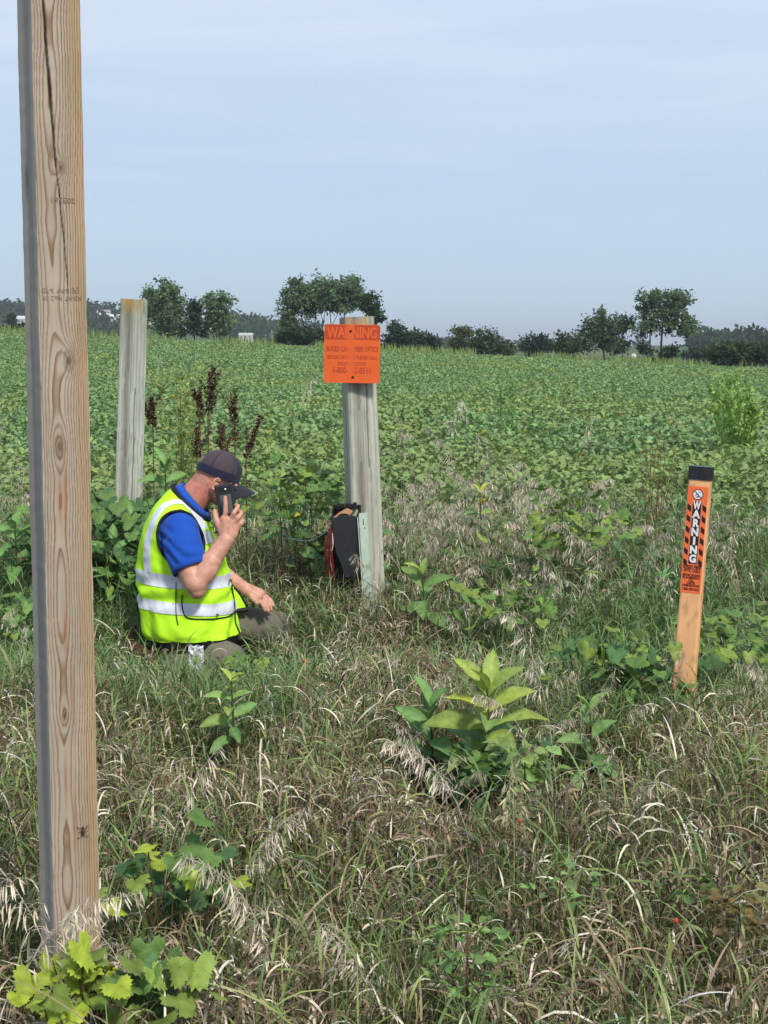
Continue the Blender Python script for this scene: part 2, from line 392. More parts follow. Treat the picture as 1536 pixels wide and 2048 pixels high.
# ------------------------------------------------------------------ posts
def rounded_profile(w, d, r, nu):
    pts = []; fid = []; us = []
    for k, (a, b) in enumerate([((0, 0), (1, 0)), ((1, 0), (1, 1)), ((1, 1), (0, 1)), ((0, 1), (0, 0))]):
        for i in range(nu):
            f = i / nu; pts.append(((a[0] + (b[0] - a[0]) * f) * w, (a[1] + (b[1] - a[1]) * f) * d)); fid.append(k)
            us.append(f * (w if k % 2 == 0 else d))
    p = np.array(pts); cl = np.stack([np.clip(p[:, 0], r, w - r), np.clip(p[:, 1], r, d - r)], -1)
    dv = p - cl; L = np.linalg.norm(dv, axis=1, keepdims=True)
    return cl + dv / np.maximum(L, 1e-9) * r, np.array(fid), np.array(us)
def smooth_noise1(v, s, a): return (fbm(v / s, v * 0 + a, int(a * 10) % 50, 3) - .5) * 2
def wood(u, v, w, light, dark, ringf=260, seed=0, knots=(), uc=.3, d0=.02, dv=.012, ringk=.75):
    ucv = w * uc + .010 * smooth_noise1(v, .5, seed + 1.3)
    d = d0 + dv * smooth_noise1(v, .33, seed + 2.7) + .002 * smooth_noise1(v, .07, seed + 5.1)
    r = np.sqrt((u - ucv) ** 2 + d ** 2)
    kk = np.zeros_like(u); kin = np.zeros_like(u)
    for (uk, vk, ka, kb) in knots:
        rho = ((u - uk) / ka) ** 2 + ((v - vk) / kb) ** 2
        r = r - 0.011 * np.exp(-rho * 0.6) * (ka / .014); kin = np.maximum(kin, np.exp(-rho * 2.2)); kk = kk + 0.5 * np.exp(-rho * .9) * np.sin(np.sqrt(rho) * 11)
    ph = r * ringf + .25 * fbm(u * 60, v * 3, seed + 3); f = ph - np.floor(ph)
    late = sstep(.45, .93, f) * (1 - sstep(.95, 1.0, f)); late *= .55 + .6 * vn(np.floor(ph) * 1.7, v * 2, seed + 9)
    streak = fbm(u * 900, v * 14, seed + 11, 2) - .5; blot = fbm(u * 25, v * 5, seed + 21, 3) - .5
    c = light[None] * (1 + .22 * streak + .35 * blot)[:, None]
    mixf = np.clip(late * ringk, 0, .95)[:, None]; c = c * (1 - mixf) + dark[None] * mixf
    kf = np.clip(kin * 0.75 + kk * .4, 0, .85)[:, None]; c = c * (1 - kf) + dark[None] * .62 * kf
    return np.clip(c, .01, 1)
def post_soup(org, ax, ay, az, w, d, h, r, nu, nv, colf, taper=0.0, disp=None, topcol=None):
    """org = front-left bottom corner; ax right along front face, ay into depth, az up"""
    pr, fid, us = rounded_profile(w, d, r, nu); m = len(pr)
    vv = np.linspace(0, h, nv); sp = Soup()
    PU = np.tile(pr, (nv, 1)); VV = np.repeat(vv, m); FI = np.tile(fid, nv); UU = np.tile(us, nv)
    sc = 1 - taper * VV / h
    lx = (PU[:, 0] - w / 2) * sc + w / 2; ly = (PU[:, 1] - d / 2) * sc + d / 2
    ir = .0022 * (fbm(VV * 9, FI * 3.7, 5, 3) - .5) * w / .089 + .0009 * (vn(VV * 70, FI * 5.1 + np.round(UU / w) * 2.3, 8) - .5)
    lx = lx + ir * np.sign(lx - w / 2); ly = ly + .6 * ir * np.sign(ly - d / 2)
    if disp is not None: ly = ly + disp(FI, UU, VV)
    V = np.asarray(org) + np.outer(lx, ax) + np.outer(ly, ay) + np.outer(VV, az)
    k = np.arange(nv - 1)[:, None] * m; j = np.arange(m)[None]; j2 = (j + 1) % m
    Q = np.stack([k + j, k + j2, k + m + j2, k + m + j], -1).reshape(-1, 4)
    c = colf(FI, UU, VV)
    sp.add(V, Q, [], c)
    # top: concentric fill
    top = V[-m:]; ctr = top.mean(0); rings = [ctr + (top - ctr) * s for s in (1, .75, .5, .25)] 
    W = np.concatenate(rings + [ctr[None]]); q = []; t = []
    for a in range(3):
        for b in range(m): q.append((a * m + b, a * m + (b + 1) % m, (a + 1) * m + (b + 1) % m, (a + 1) * m + b))
    for b in range(m): t.append((3 * m + b, 3 * m + (b + 1) % m, 4 * m))
    tcx = (topcol if topcol is not None else np.array([.3, .25, .18]))
    sp.add(W, q, t, jit(tcx, len(W), .35, .1))
    return sp

# --- near post
c0 = P(86, 925, 2.70); c0[2] = -0.15
a30 = R(30); ax = np.array([math.cos(a30), math.sin(a30), 0]); ay = np.array([-math.sin(a30), math.cos(a30), 0]); up = np.array([0, 0, 1.0])
LT = np.array([.385, .325, .25]); OR = np.array([.40, .30, .19]); DK = np.array([.19, .10, .05])
def vz(py): return P(110, py, 2.72)[2] + .15
KN = [(.046, vz(335), .011, .016), (.053, vz(722), .015, .026), (.032, vz(893), .015, .032), (.030, vz(1430), .008, .02)]
crack_py = [(84, 0), (90, 90), (98, 190), (105, 270), (110, 335), (116, 390), (124, 470), (135, 590)]
def crack_u(v):
    py = np.array([a[1] for a in crack_py]); vzs = np.array([vz(p_) for p_ in py])
    left = 62 + py * .0253
    us_ = (np.array([a[0] for a in crack_py]) - left) / 93 * .089
    return np.interp(v, vzs[::-1], us_[::-1])
def crack_w(v):
    return np.interp(v, [vz(590), vz(400), vz(342), vz(330), vz(290), vz(200), vz(60), vz(-200)], [.0002, .0009, .0004, .0012, .0011, .0022, .0016, .001])
def near_col(FI, U, Vv):
    c = wood(U, Vv, .089, LT, DK, 235, 1, KN, .33, .018, .017, 1.0 + .15 * sstep(.045, .065, U))
    right = sstep(.052, .075, U)[:, None]
    c = c * (1 - right * .0) * (1 - right) + right * c * (OR / LT)[None]
    side = wood(U, Vv, .089, np.array([.60, .53, .42]), np.array([.30, .26, .20]), 420, 7, (), -.9, .01, .01)
    blue = (sstep(.025, .045, U) * sstep(.092, .06, U) * (.55 + .9 * (fbm(U * 50, Vv * 2.5, 31) - .35)))[:, None]
    blue = np.clip(blue, 0, .65)
    side2 = wood(.089 - U, Vv, .089, np.array([.60, .53, .42]), np.array([.30, .26, .20]), 420, 7, (), -.9, .01, .01)
    side2 = side2 * (1 - blue) + np.array([.20, .205, .205]) * blue
    kn = np.exp(-(((U - .035) / .012) ** 2 + ((Vv - vz(358)) / .03) ** 2))[:, None] * .7
    side2 = side2 * (1 - kn) + np.array([.12, .07, .05]) * kn
    c = np.where((FI == 0)[:, None], c, np.where((FI == 3)[:, None], side2, side))
    cu_, cw = crack_u(Vv), crack_w(Vv)
    cf = ((FI == 0) & (Vv > vz(590)) & (np.abs(U - cu_) < cw + .0005))[:, None]
    c = np.where(cf, c * .25, c)
    # resin streaks
    for (uk, vk, a_, b_) in ((.030, vz(1000), .004, .045), (.040, vz(1000), .003, .07), (.028, vz(1560), .003, .05), (.044, vz(1640), .003, .06), (.034, vz(1260), .0035, .05), (.046, vz(1400), .002, .06)):
        s = np.exp(-(((U - uk) / a_) ** 2 + ((Vv - vk) / b_) ** 2))[:, None] * .75 * (FI == 0)[:, None]
        c = c * (1 - s) + np.array([.30, .12, .045]) * s
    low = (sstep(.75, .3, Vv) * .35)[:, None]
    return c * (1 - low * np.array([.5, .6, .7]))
def near_disp(FI, U, Vv):
    cu_, cw = crack_u(Vv), crack_w(Vv)
    return np.where((FI == 0) & (Vv > vz(590)), .007 * np.exp(-((U - cu_) / (cw + .0002)) ** 2) * (cw > .0003), 0)
np_root = thing('wooden_post', c0 + (ax + ay) * .0445, 'tall bare sawn timber post with a long crack and knots, left', 'post')
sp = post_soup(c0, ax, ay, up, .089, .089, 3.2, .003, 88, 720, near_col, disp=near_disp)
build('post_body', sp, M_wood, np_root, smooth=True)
def on_front(px, py):
    """point on the near post's front face"""
    n_ = -ay; o_ = np.array([0, 0, EYE]); d_ = P(px, py, 1.0) - o_
    t_ = np.dot(c0 - o_, n_) / np.dot(d_, n_); return o_ + d_ * t_ + n_ * .0004
for s, z_, q_, c_, fw_ in (("203561", .014, (125, 400), (.24, .17, .12), .044), ("[R]  S-P-F  S-TD", .0115, (120, 581), (.22, .155, .105), .068), ("KD-HT  No.2  19", .0115, (124, 596), (.22, .155, .105), .070)):
    sp = Soup(); text_soup(sp, s, z_, on_front(*q_), ax, up, c_, fit=fw_, thick=.0003, rot180=True); build('ink_stamp', sp, M_trim, np_root)
# insect on the near post
ip = on_front(165, 1663) - ay * .003
sp = Soup(); ellipsoid(sp, ip, (.0035, .003, .007), c=(.05, .035, .025), n=10, m=7); ellipsoid(sp, ip + up * .008, (.0025, .0025, .0025), c=(.04, .03, .02), n=8, m=6)
for k in range(3):
    for s in (-1, 1):
        b = ip + up * (.004 - k * .004); e = b + ax * s * (.011 - .002 * (k == 1)) + up * (.007 - k * .007) + ay * .002
        tube(sp, [b, (b + e) / 2 - ay * .003, e], .0006, 4, (.04, .03, .02))
ins = build('insect', sp, M_trim, None, label='small dark insect clinging low on the face of the timber post', cat='insect')

# --- weathered posts
def grey_col(seed, w, base, stain):
    def f(FI, U, Vv):
        hh = Vv.max()
        c = wood(U, Vv, w, base, base * .42, 130, seed, (), .35, .02, .012)
        s = np.exp(-((U - w * (.33 + .04 * smooth_noise1(Vv, .5, seed + 4.0))) / (w * .13)) ** 2) * (.35 + .65 * vn(Vv * 3, U * 0, seed)) * (FI == 0)
        s = (s * stain)[:, None]; c = c * (1 - s) + np.array([.09, .06, .05]) * s
        gr = (sstep(hh - .45, hh - .02, Vv) * (fbm(U * 30, Vv * 9, seed + 5) ** 1.2))[:, None]
        c = c * (1 - gr * .75) + np.array([.12, .13, .055]) * gr * .75
        ors = (sstep(hh - .10, hh, Vv) * sstep(.42, .6, fbm(U * 45, Vv * 25, seed + 8)))[:, None]
        c = c * (1 - ors * .8) + np.array([.42, .24, .06]) * ors * .8
        ck = np.abs(U - w * .62 - .004 * smooth_noise1(Vv, .3, seed + 6.0)) < .0014
        return np.where((ck & (vn(Vv * 2.2, U * 0, seed + 3) > .5))[:, None], c * .3, c)
    return f
def lean_post(pt_top, pt_bot, D, w, rot, seed, base, stain, label, r=.012, taper=.04, topc=None):
    a = P(pt_top[0], pt_top[1], D); b = P(pt_bot[0], pt_bot[1], D)
    az_ = a - b; az_ = az_ / np.linalg.norm(az_)
    bot = b - az_ * ((b[2] + .1) / az_[2]); h = (a[2] + .1) / az_[2]
    ax_ = np.array([math.cos(rot), math.sin(rot), 0]); ax_ -= az_ * ax_.dot(az_); ax_ /= np.linalg.norm(ax_); ay_ = np.cross(az_, ax_)
    org = bot - (ax_ + ay_) * w / 2
    root = thing('wooden_post', bot + az_ * .1 / az_[2], label, 'post', None)
    sp = post_soup(org, ax_, ay_, az_, w, w, h, r, 26, 200, grey_col(seed, w, base, stain), taper=taper, topcol=topc)
    build('post_body', sp, M_wood, root, smooth=True)
    return root, ax_, ay_, az_
lean_post((268, 599), (257, 1010), 8.2, .15, R(10), 21, np.array([.44, .46, .39]), .9, 'grey weathered square post with lichen on its top, behind the kneeling man', r=.008, topc=np.array([.4, .28, .12]))
sgp, sax, say, saz = lean_post((713, 634), (727, 1010), 7.62, .165, R(14), 33, np.array([.46, .46, .38]), .75, 'grey weathered post carrying the orange warning sign', r=.02, taper=.08, topc=np.array([.42, .27, .08]))

# --- orange sign
sc = P(704, 707.5, 7.49)
tl, tr_, bl = P(645, 648, 7.49), P(757, 650, 7.49), P(651, 765, 7.49)
sx = tr_ - tl; SW = np.linalg.norm(sx) * 1.0; sx /= np.linalg.norm(sx); sy = tl - bl; SH = np.linalg.norm(sy); sy -= sx * sx.dot(sy); sy /= np.linalg.norm(sy)
sy = sy; sn = np.cross(sx, sy)     # towards the camera
sign = thing('warning_sign', sc, 'square orange metal warning sign with faded lettering, screwed to the grey post', 'sign')
ORG = np.array([.72, .115, .02]); DKO = np.array([.44, .05, .012])
def plate(sp, cx, cy, w, h, z0, z1, c, rad=0.012, n=6):
    th = []
    for (qx, qy, s) in ((1, 1, 0), (-1, 1, 90), (-1, -1, 180), (1, -1, 270)):
        for k in range(n + 1):
            a = R(s + 90 * k / n); th.append((cx + qx * (w / 2 - rad) + rad * math.cos(a), cy + qy * (h / 2 - rad) + rad * math.sin(a)))
    th = np.array(th); m = len(th)
    f = lambda z: sc + np.outer(th[:, 0], sx) + np.outer(th[:, 1], sy) + sn * z
    A, B = f(z0), f(z1); V = np.concatenate([A, B, [sc + sx * cx + sy * cy + sn * z1], [sc + sx * cx + sy * cy + sn * z0]])
    q = [(j, (j + 1) % m, m + (j + 1) % m, m + j) for j in range(m)]
    t = [(m + j, m + (j + 1) % m, 2 * m) for j in range(m)] + [((j + 1) % m, j, 2 * m + 1) for j in range(m)]
    sp.add(V, q, t, c)
sp = Soup(); plate(sp, 0, 0, SW, SH, -.003, 0, ORG); build('sign_plate', sp, M_paint, sign)
def fade_mat(name, cb, ca, span):
    m = bpy.data.materials.new(name); m.use_nodes = True; t = m.node_tree; b = t.nodes['Principled BSDF']; b.inputs['Roughness'].default_value = .5
    g_ = N(t, 'ShaderNodeTexCoord'); s = N(t, 'ShaderNodeSeparateXYZ'); t.links.new(g_.outputs['Object'], s.inputs[0])
    a = N(t, 'ShaderNodeMath', operation='SUBTRACT'); a.inputs[1].default_value = span[0]; t.links.new(s.outputs[0], a.inputs[0])
    ab = N(t, 'ShaderNodeMath', operation='ABSOLUTE'); t.links.new(a.outputs[0], ab.inputs[0])
    nz = N(t, 'ShaderNodeTexNoise'); nz.inputs['Scale'].default_value = 45; t.links.new(g_.outputs['Object'], nz.inputs['Vector'])
    ad = N(t, 'ShaderNodeMath', operation='MULTIPLY_ADD'); ad.inputs[1].default_value = .05; t.links.new(nz.outputs[0], ad.inputs[0]); t.links.new(ab.outputs[0], ad.inputs[2])
    r = N(t, 'ShaderNodeMapRange'); r.inputs[1].default_value = span[1] + .02; r.inputs[2].default_value = span[1] + .05; t.links.new(ad.outputs[0], r.inputs[0])
    mx_ = N(t, 'ShaderNodeMix', data_type='RGBA'); t.links.new(r.outputs[0], mx_.inputs[0]); mx_.inputs[6].default_value = (*ca, 1); mx_.inputs[7].default_value = (*cb, 1)
    t.links.new(mx_.outputs[2], b.inputs['Base Color']); return m
M_fade = fade_mat('faded_print', tuple(DKO), tuple(ORG), (-.008, .008))
sp = Soup(); plate(sp, 0, SH * .365, SW * .985, SH * .25, 0.0002, .0006, DKO, rad=.008); build('header_band', sp, M_fade, sign)
sp = Soup(); text_soup(sp, "WARNING", SH * .255, sc + sy * SH * .350 + sn * .0008, sx, sy, ORG, fit=SW * .90, bold=.03, thick=.0004)
build('header_lettering', sp, M_paint, sign)
for s, sz, yy, fw_ in (("BURIED CABLE  FIBER OPTICS", .125, .075, .92), ("BEFORE DIGGING PLEASE CALL", .088, -.065, .90), ("DIGGERS HOTLINE", .08, -.175, .5), ("1-800-242-8511", .15, -.29, .67)):
    sp = Soup(); text_soup(sp, s, SH * sz, sc + sy * SH * yy + sn * .0003, sx, sy, DKO, fit=SW * fw_, bold=.025, thick=.0004)
    build('lettering', sp, M_fade, sign)
for yy, xx in ((SH * .385, -.008), (-SH * .40, .006)):
    sp = Soup(); b = sc + sx * xx + sy * yy
    tube(sp, [b, b + sn * .002, b + sn * .0045], [.0068, .0068, .0045], 12, (.05, .02, .015)); build('screw', sp, M_trim, sign)

# --- marker post with the sticker
D5 = 5.4
mt, mb = P(1402, 950, D5), P(1366, 1400, D5 - .0)
maz = mt - mb; maz /= np.linalg.norm(maz); mbot = mb - maz * ((mb[2] + .1) / maz[2]); mrot = R(-21)
mh_ = np.linalg.norm(P(1403, 934, D5) - mbot)
max_ = np.array([math.cos(mrot), math.sin(mrot), 0]); max_ -= maz * max_.dot(maz); max_ /= np.linalg.norm(max_); may = np.cross(maz, max_)
MWd = .079; MDp = .05
morg = mbot - max_ * MWd / 2 - may * MDp / 2
mk = thing('marker_post', mbot + maz * .1, 'peach coloured fibre optic marker post with black cap and striped warning sticker', 'marker post')
PEA = np.array([.84, .45, .215])
def peach(FI, U, Vv): return PEA[None] * (1 + .10 * (fbm(U * 300, Vv * 8, 3) - .5) + .12 * (fbm(U * 20, Vv * 6, 9) - .5))[:, None] * (1 - .25 * (fbm(U * 40, Vv * 30, 77) > .66))[:, None] * (1 - (.45 * sstep(.62, .28, Vv) * fbm(U * 50, Vv * 14, 88))[:, None] * np.array([.6, .8, 1.0]))
sp = post_soup(morg, max_, may, maz, MWd, MDp, mh_ - .03, .006, 14, 60, peach); build('post_body', sp, M_paint, mk, smooth=True)
sp = post_soup(morg - (max_ + may) * .003 + maz * (mh_ - .045), max_, may, maz, MWd + .006, MDp + .006, .048, .008, 14, 6, lambda a, b, c: np.tile(np.array([[.016, .018, .022]]), (len(a), 1)), topcol=np.array([.03, .032, .036]))
for k in (.5, .68): box(sp, morg + max_ * MWd * k - may * .0038 + maz * (mh_ - .02), (.003, .003, .04), np.array([max_, may, maz]), (.012, .013, .016))
build('cap', sp, M_plastic, mk)
mn = -may
def MS(u, v, z=0.0): return morg + max_ * u + maz * v + mn * (z + .0003)     # point on its front face
ZT = mh_ - np.linalg.norm(P(1403, 934, D5) - P(1400, 972, D5)); ZB = mh_ - np.linalg.norm(P(1403, 934, D5) - P(1380, 1184, D5)); SHt = ZT - ZB; SWt = .072; u0 = .002
def mrect(sp, u, v, w, h, z, c, skew=0.0):
    V = [MS(u, v, z), MS(u + w, v - skew, z), MS(u + w, v + h - skew, z), MS(u, v + h, z)]; V = V + [p - mn * (.0003) for p in V]
    sp.add(np.array(V), [(0, 1, 2, 3), (4, 7, 6, 5), (0, 4, 5, 1), (1, 5, 6, 2), (2, 6, 7, 3), (3, 7, 4, 0)], [], c)
stk = Soup(); mrect(stk, u0, ZB, SWt, SHt, .0005, (.88, .17, .055)); st = build('sticker', stk, M_paint, mk)
sp = Soup()
mrect(sp, u0 + SWt * .29, ZT - SHt * .725, SWt * .42, SHt * .59, .0008, (.02, .015, .015))
white = (.8, .8, .8)
for i in range(6):
    for uu in (.03, .775):
        mrect(sp, u0 + SWt * uu, ZT - SHt * (.215 + i * .102), SWt * .195, SHt * .052, .0008, (.03, .012, .01), skew=.011)
build('stripes', sp, M_paint, st)
sp = Soup()
for uu in (.255, .715): mrect(sp, u0 + SWt * uu, ZT - SHt * .725, SWt * .012, SHt * .59, .0009, (.85, .30, .18))
build('border_line', sp, M_paint, st)
sp = Soup()
for i, chx in enumerate("WARNING"):
    text_soup(sp, chx, SHt * .098, MS(u0 + SWt * .5, ZT - SHt * (.178 + i * .0835), .0012), max_, maz, white, xs=(.62 if chx == 'W' else .9 if chx != 'I' else 1.0), bold=.055, thick=.0004)
build('warning_lettering', sp, M_paint, st)
for s, v_, z_, x_ in (("BURIED FIBER", .755, .038, .85), ("OPTIC CABLE", .79, .038, .88), ("BEFORE DIGGING", .832, .027, .95), ("OR IN EMERGENCY", .857, .027, .93), ("CALL", .882, .027, 1), ("CHARTER", .907, .027, 1), ("COMMUNICATIONS", .931, .026, .88), ("1-800-290-7652", .965, .030, .98)):
    sp = Soup(); text_soup(sp, s, SHt * z_ * 1.15, MS(u0 + SWt * .5, ZT - SHt * v_, .0008), max_, maz, (.04, .012, .01), fit=SWt * min(.92, .062 * len(s) * (1.2 if z_ > .03 else .98)), bold=.03, thick=.0003)
    build('lettering', sp, M_paint, st)
# no-dig symbol
sp = Soup(); cc_ = lambda r_, a_: MS(u0 + SWt * .5 + r_ * math.cos(a_), ZT - SHt * .075 + r_ * math.sin(a_), .0010)
def mdisc(sp, r_, z, c):
    V = [MS(u0 + SWt * .5 + r_ * math.cos(2 * math.pi * k / 28), ZT - SHt * .075 + r_ * math.sin(2 * math.pi * k / 28), z) for k in range(28)] + [MS(u0 + SWt * .5, ZT - SHt * .075, z)]
    sp.add(np.array(V), [], [(k, (k + 1) % 28, 28) for k in range(28)], c)
mdisc(sp, .0195, .0008, (.02, .015, .015)); mdisc(sp, .0165, .0011, (.8, .8, .8))
cx_, cy_ = u0 + SWt * .5, ZT - SHt * .075
def seg2(a, b, w, z=.0014):
    a = np.array(a); b = np.array(b); d = (b - a) / np.linalg.norm(b - a); p = np.array([-d[1], d[0]]) * w / 2
    V = [MS(cx_ + q_[0], cy_ + q_[1], z) for q_ in (a - p, b - p, b + p, a + p)]; sp.add(np.array(V), [(0, 1, 2, 3)], [], (.02, .015, .015))
seg2((-.012, .012), (.012, -.012), .003)
seg2((0, .004), (.006, .009), .0015); seg2((.006, .009), (.012, .006), .0015); seg2((-.006, -.003), (-.001, .003), .003); seg2((-.003, -.011), (.003, -.006), .005); seg2((-.01, -.004), (-.006, -.007), .002)
build('no_digging_symbol', sp, M_paint, st)

# --- cable pedestal beside the sign post
DP = 7.42
pd = thing('cable_pedestal', [*P(692, 1100, DP)[:2], 0], 'open black cable pedestal with loose wires at the foot of the sign post', 'cable box')
pp = lambda x, y, d=0: P(x, y, DP + d)
sp = Soup()
# rear shell (U shaped channel) and top ragged rim
zt = pp(690, 1018)[2]; xl, xr = pp(664, 1080)[0], pp(722, 1080)[0]
w_ = xr - xl
for (cx0, cy0, sx_, sy_) in (((xl + xr) / 2, DP + .13, w_, .006), (xl + .003, DP + .08, .006, .10), (xr - .003, DP + .08, .006, .10)):
    box(sp, (cx0, cy0, zt / 2), (sx_, sy_, zt), c=(.016, .017, .019))
for k in range(7):
    box(sp, (xl + w_ * (k + .5) / 7, DP + .12 - .01 * (k % 3), zt + .004 * (k % 3)), (w_ / 8, .03, .02 + .01 * (k % 2)), c=(.012, .012, .013))
build('housing', sp, M_plastic, pd)
sp = Soup()
V = []
prof = [(664, 1037), (690, 1031), (714, 1035), (719, 1090), (722, 1152), (690, 1155), (683, 1130), (672, 1105), (667, 1080)]
pv = np.array([pp(a, b) for a, b in prof]); n_ = len(pv); back = pv + np.array([0, .05, 0])
V = np.concatenate([pv, back, [pv.mean(0)], [back.mean(0)]])
q = [(j, (j + 1) % n_, n_ + (j + 1) % n_, n_ + j) for j in range(n_)]; t = [(j, 2 * n_, (j + 1) % n_) for j in range(n_)] + [(n_ + (j + 1) % n_, 2 * n_ + 1, n_ + j) for j in range(n_)]
sp.add(V, q, t, (.022, .024, .030)); build('splice_case', sp, M_plastic, pd)
sp = Soup()
for k in range(5):
    a = pp(668 + k * 4, 1036 - k * 1.5, .03 + .008 * k); b = pp(692 + k * 2, 1026 + k, .04)
    tube(sp, [a, (a + b) / 2 + up * (.012 + .004 * k), b, b + np.array([.01, .01, .02])], .006, 7, (.40, .22, .12))
build('foam_wrap', sp, M_cloth, pd)
def wire(c, pts, r=.0022, nm='wire'):
    s_ = Soup(); tube(s_, catmull([pp(*p_) for p_ in pts], 26), r, 6, c); build(nm, s_, M_plastic, pd)
wire((.13, .008, .01), [(664, 1050, .02), (657, 1070, -.01), (652, 1100, -.02), (655, 1140, 0), (662, 1170, .02)], .004)
wire((.10, .006, .008), [(665, 1052, .02), (660, 1080, -.02), (658, 1110, -.02), (663, 1150, 0), (668, 1180, .02)], .004)
wire((.18, .012, .012), [(663, 1058, .02), (650, 1085, 0), (656, 1118, -.02), (652, 1150, 0)], .003)
wire((.22, .01, .015), [(666, 1064, .02), (662, 1095, -.03), (666, 1130, -.02), (667, 1160, 0)], .0045)
wire((.55, .50, .48), [(664, 1060, .02), (666, 1090, -.03), (661, 1120, -.02), (669, 1160, 0)], .002)
wire((.35, .16, .08), [(664, 1046, .02), (654, 1040, 0), (646, 1048, -.02), (650, 1054, -.02), (660, 1046, 0)], .002)
wire((.11, .17, .19), [(664, 1044, .02), (658, 1052, -.02), (648, 1066, -.05), (632, 1076, -.06), (612, 1082, -.08), (585, 1078, -.1), (565, 1066, -.12)], .0018)
# leaning metal cover
cv = thing('metal_cover', [*P(732, 1170, DP - .02)[:2], 0], 'pale green metal cover strip stood on end between the black pedestal and the sign post', 'cover')
a_, b_ = P(725, 1026, DP - .01), P(737, 1200, DP - .05)
caz = a_ - b_; Lc = np.linalg.norm(caz) + .25; caz /= np.linalg.norm(caz); cax = np.array([1, -.25, 0.]); cax -= caz * caz.dot(cax); cax /= np.linalg.norm(cax); cay = np.cross(caz, cax)
Ax = np.array([cax, cay, caz]); ctr = a_ - caz * Lc / 2
GN = np.array([.50, .60, .50])
sp = Soup(); box(sp, ctr, (.036, .003, Lc), Ax, GN, .001)
box(sp, ctr - cax * .0195 + cay * .012, (.003, .027, Lc - .02), Ax, GN * .95, .001); box(sp, ctr + cax * .0195 + cay * .012, (.003, .027, Lc), Ax, GN * .9, .001)
box(sp, ctr - cax * .026 - cay * .003, (.004, .003, Lc - .04), Ax, GN * 1.05, .001)
build('channel', sp, M_metal, cv)
sp = Soup(); box(sp, a_ - caz * .045 - cay * .0022 + cax * .002, (.004, .0008, .03), Ax, (.08, .07, .05)); box(sp, a_ - caz * .075 - cay * .0022 + cax * .006, (.005, .0008, .006), Ax, (.08, .05, .04)); build('slot', sp, M_trim, cv)

# ------------------------------------------------------------------ the kneeling man
MD = 6.9
def Z(x, y, d=0): return P(230 + x / 3.657, 860 + y / 3.657, MD + d)
SK = np.array([.56, .285, .20]); RED = np.array([.60, .225, .16])
HC = P(438, 946, MD - .01)
yaw = R(12); pt = R(22)
hf = np.array([math.cos(pt) * math.cos(yaw), math.sin(yaw) * math.cos(pt), -math.sin(pt)])
hl = np.cross([0, 0, 1.0], hf); hl /= np.linalg.norm(hl); hu = np.cross(hf, hl)
HA = np.array([hf, hl, hu])
def hp(x, y, z): return HC + np.array([x, y, z]) @ HA
b = Soup()
ellipsoid(b, hp(-.004, 0, 0), (.099, .077, .096), HA)
ellipsoid(b, hp(.03, 0, -.05), (.066, .062, .075), HA)
ellipsoid(b, hp(.045, 0, -.10), (.044, .046, .045), HA)
ellipsoid(b, hp(.072, 0, -.132), (.022, .025, .019), HA)
for s in (-1, 1):
    capsule(b, hp(-.005, s * .056, -.075), hp(.06, s * .026, -.132), .021, .018)
    ellipsoid(b, hp(.062, s * .038, -.072), (.026, .022, .024), HA)
    ellipsoid(b, hp(.085, s * .03, -.024), (.014, .024, .010), HA)
    ellipsoid(b, hp(.075, s * .031, -.045), (.016, .014, .012), HA)
    # ear: rim, bowl, lobe
    for k in range(9):
        a = R(-60 + k * 30); a2 = R(-60 + (k + 1) * 30)
        q1 = hp(-.006 - .016 * math.sin(a), s * (.079 + .004), -.048 + .028 * math.cos(a + .2) * 1.0); q2 = hp(-.006 - .016 * math.sin(a2), s * .083, -.048 + .028 * math.cos(a2 + .2))
        capsule(b, q1, q2, .0046, .0046, 8)
    ellipsoid(b, hp(-.003, s * .077, -.048), (.013, .006, .024), HA)
    ellipsoid(b, hp(.002, s * .078, -.074), (.008, .005, .009), HA)
capsule(b, hp(.095, 0, -.035), hp(.116, 0, -.074), .009, .012)
for s in (-1, 1): ellipsoid(b, hp(.104, s * .011, -.079), (.010, .008, .007), HA)
capsule(b, hp(.090, -.018, -.100), hp(.090, .018, -.100), .008, .008); capsule(b, hp(.088, -.016, -.112), hp(.088, .016, -.112), .009, .009)
# neck and torso core
nb, ntp = Z(530, 560), hp(-.035, 0, -.055)
capsule(b, nb, ntp, .076, .066, 24)
capsule(b, Z(480, 560, 0), hp(-.01, 0, -.075), .07, .055, 24)
capsule(b, Z(420, 760), Z(400, 1350), .12, .13, 24); capsule(b, Z(420, 700, -.1), Z(420, 700, .1), .08, .08)
# right arm (towards the camera)
sh, el, wr = Z(470, 730, -.19), Z(590, 1120, -.275), Z(815, 800, -.215)
capsule(b, sh, el, .055, .050, 24)
capsule(b, Z(535, 1000, -.25), Z(590, 1120, -.275), .055, .056, 24)
e1 = Z(600, 1165, -.275); ellipsoid(b, e1, (.042, .045, .045))
ellipsoid(b, Z(665, 1040, -.262), (.049, .047, .085), np.array([frame_from_dir(wr - el)[0], frame_from_dir(wr - el)[1], (wr - el) / np.linalg.norm(wr - el)]))
capsule(b, el, wr, .053, .036, 24); capsule(b, el, (el + wr) / 2, .054, .049, 24)
ellipsoid(b, wr, (.037, .028, .034))
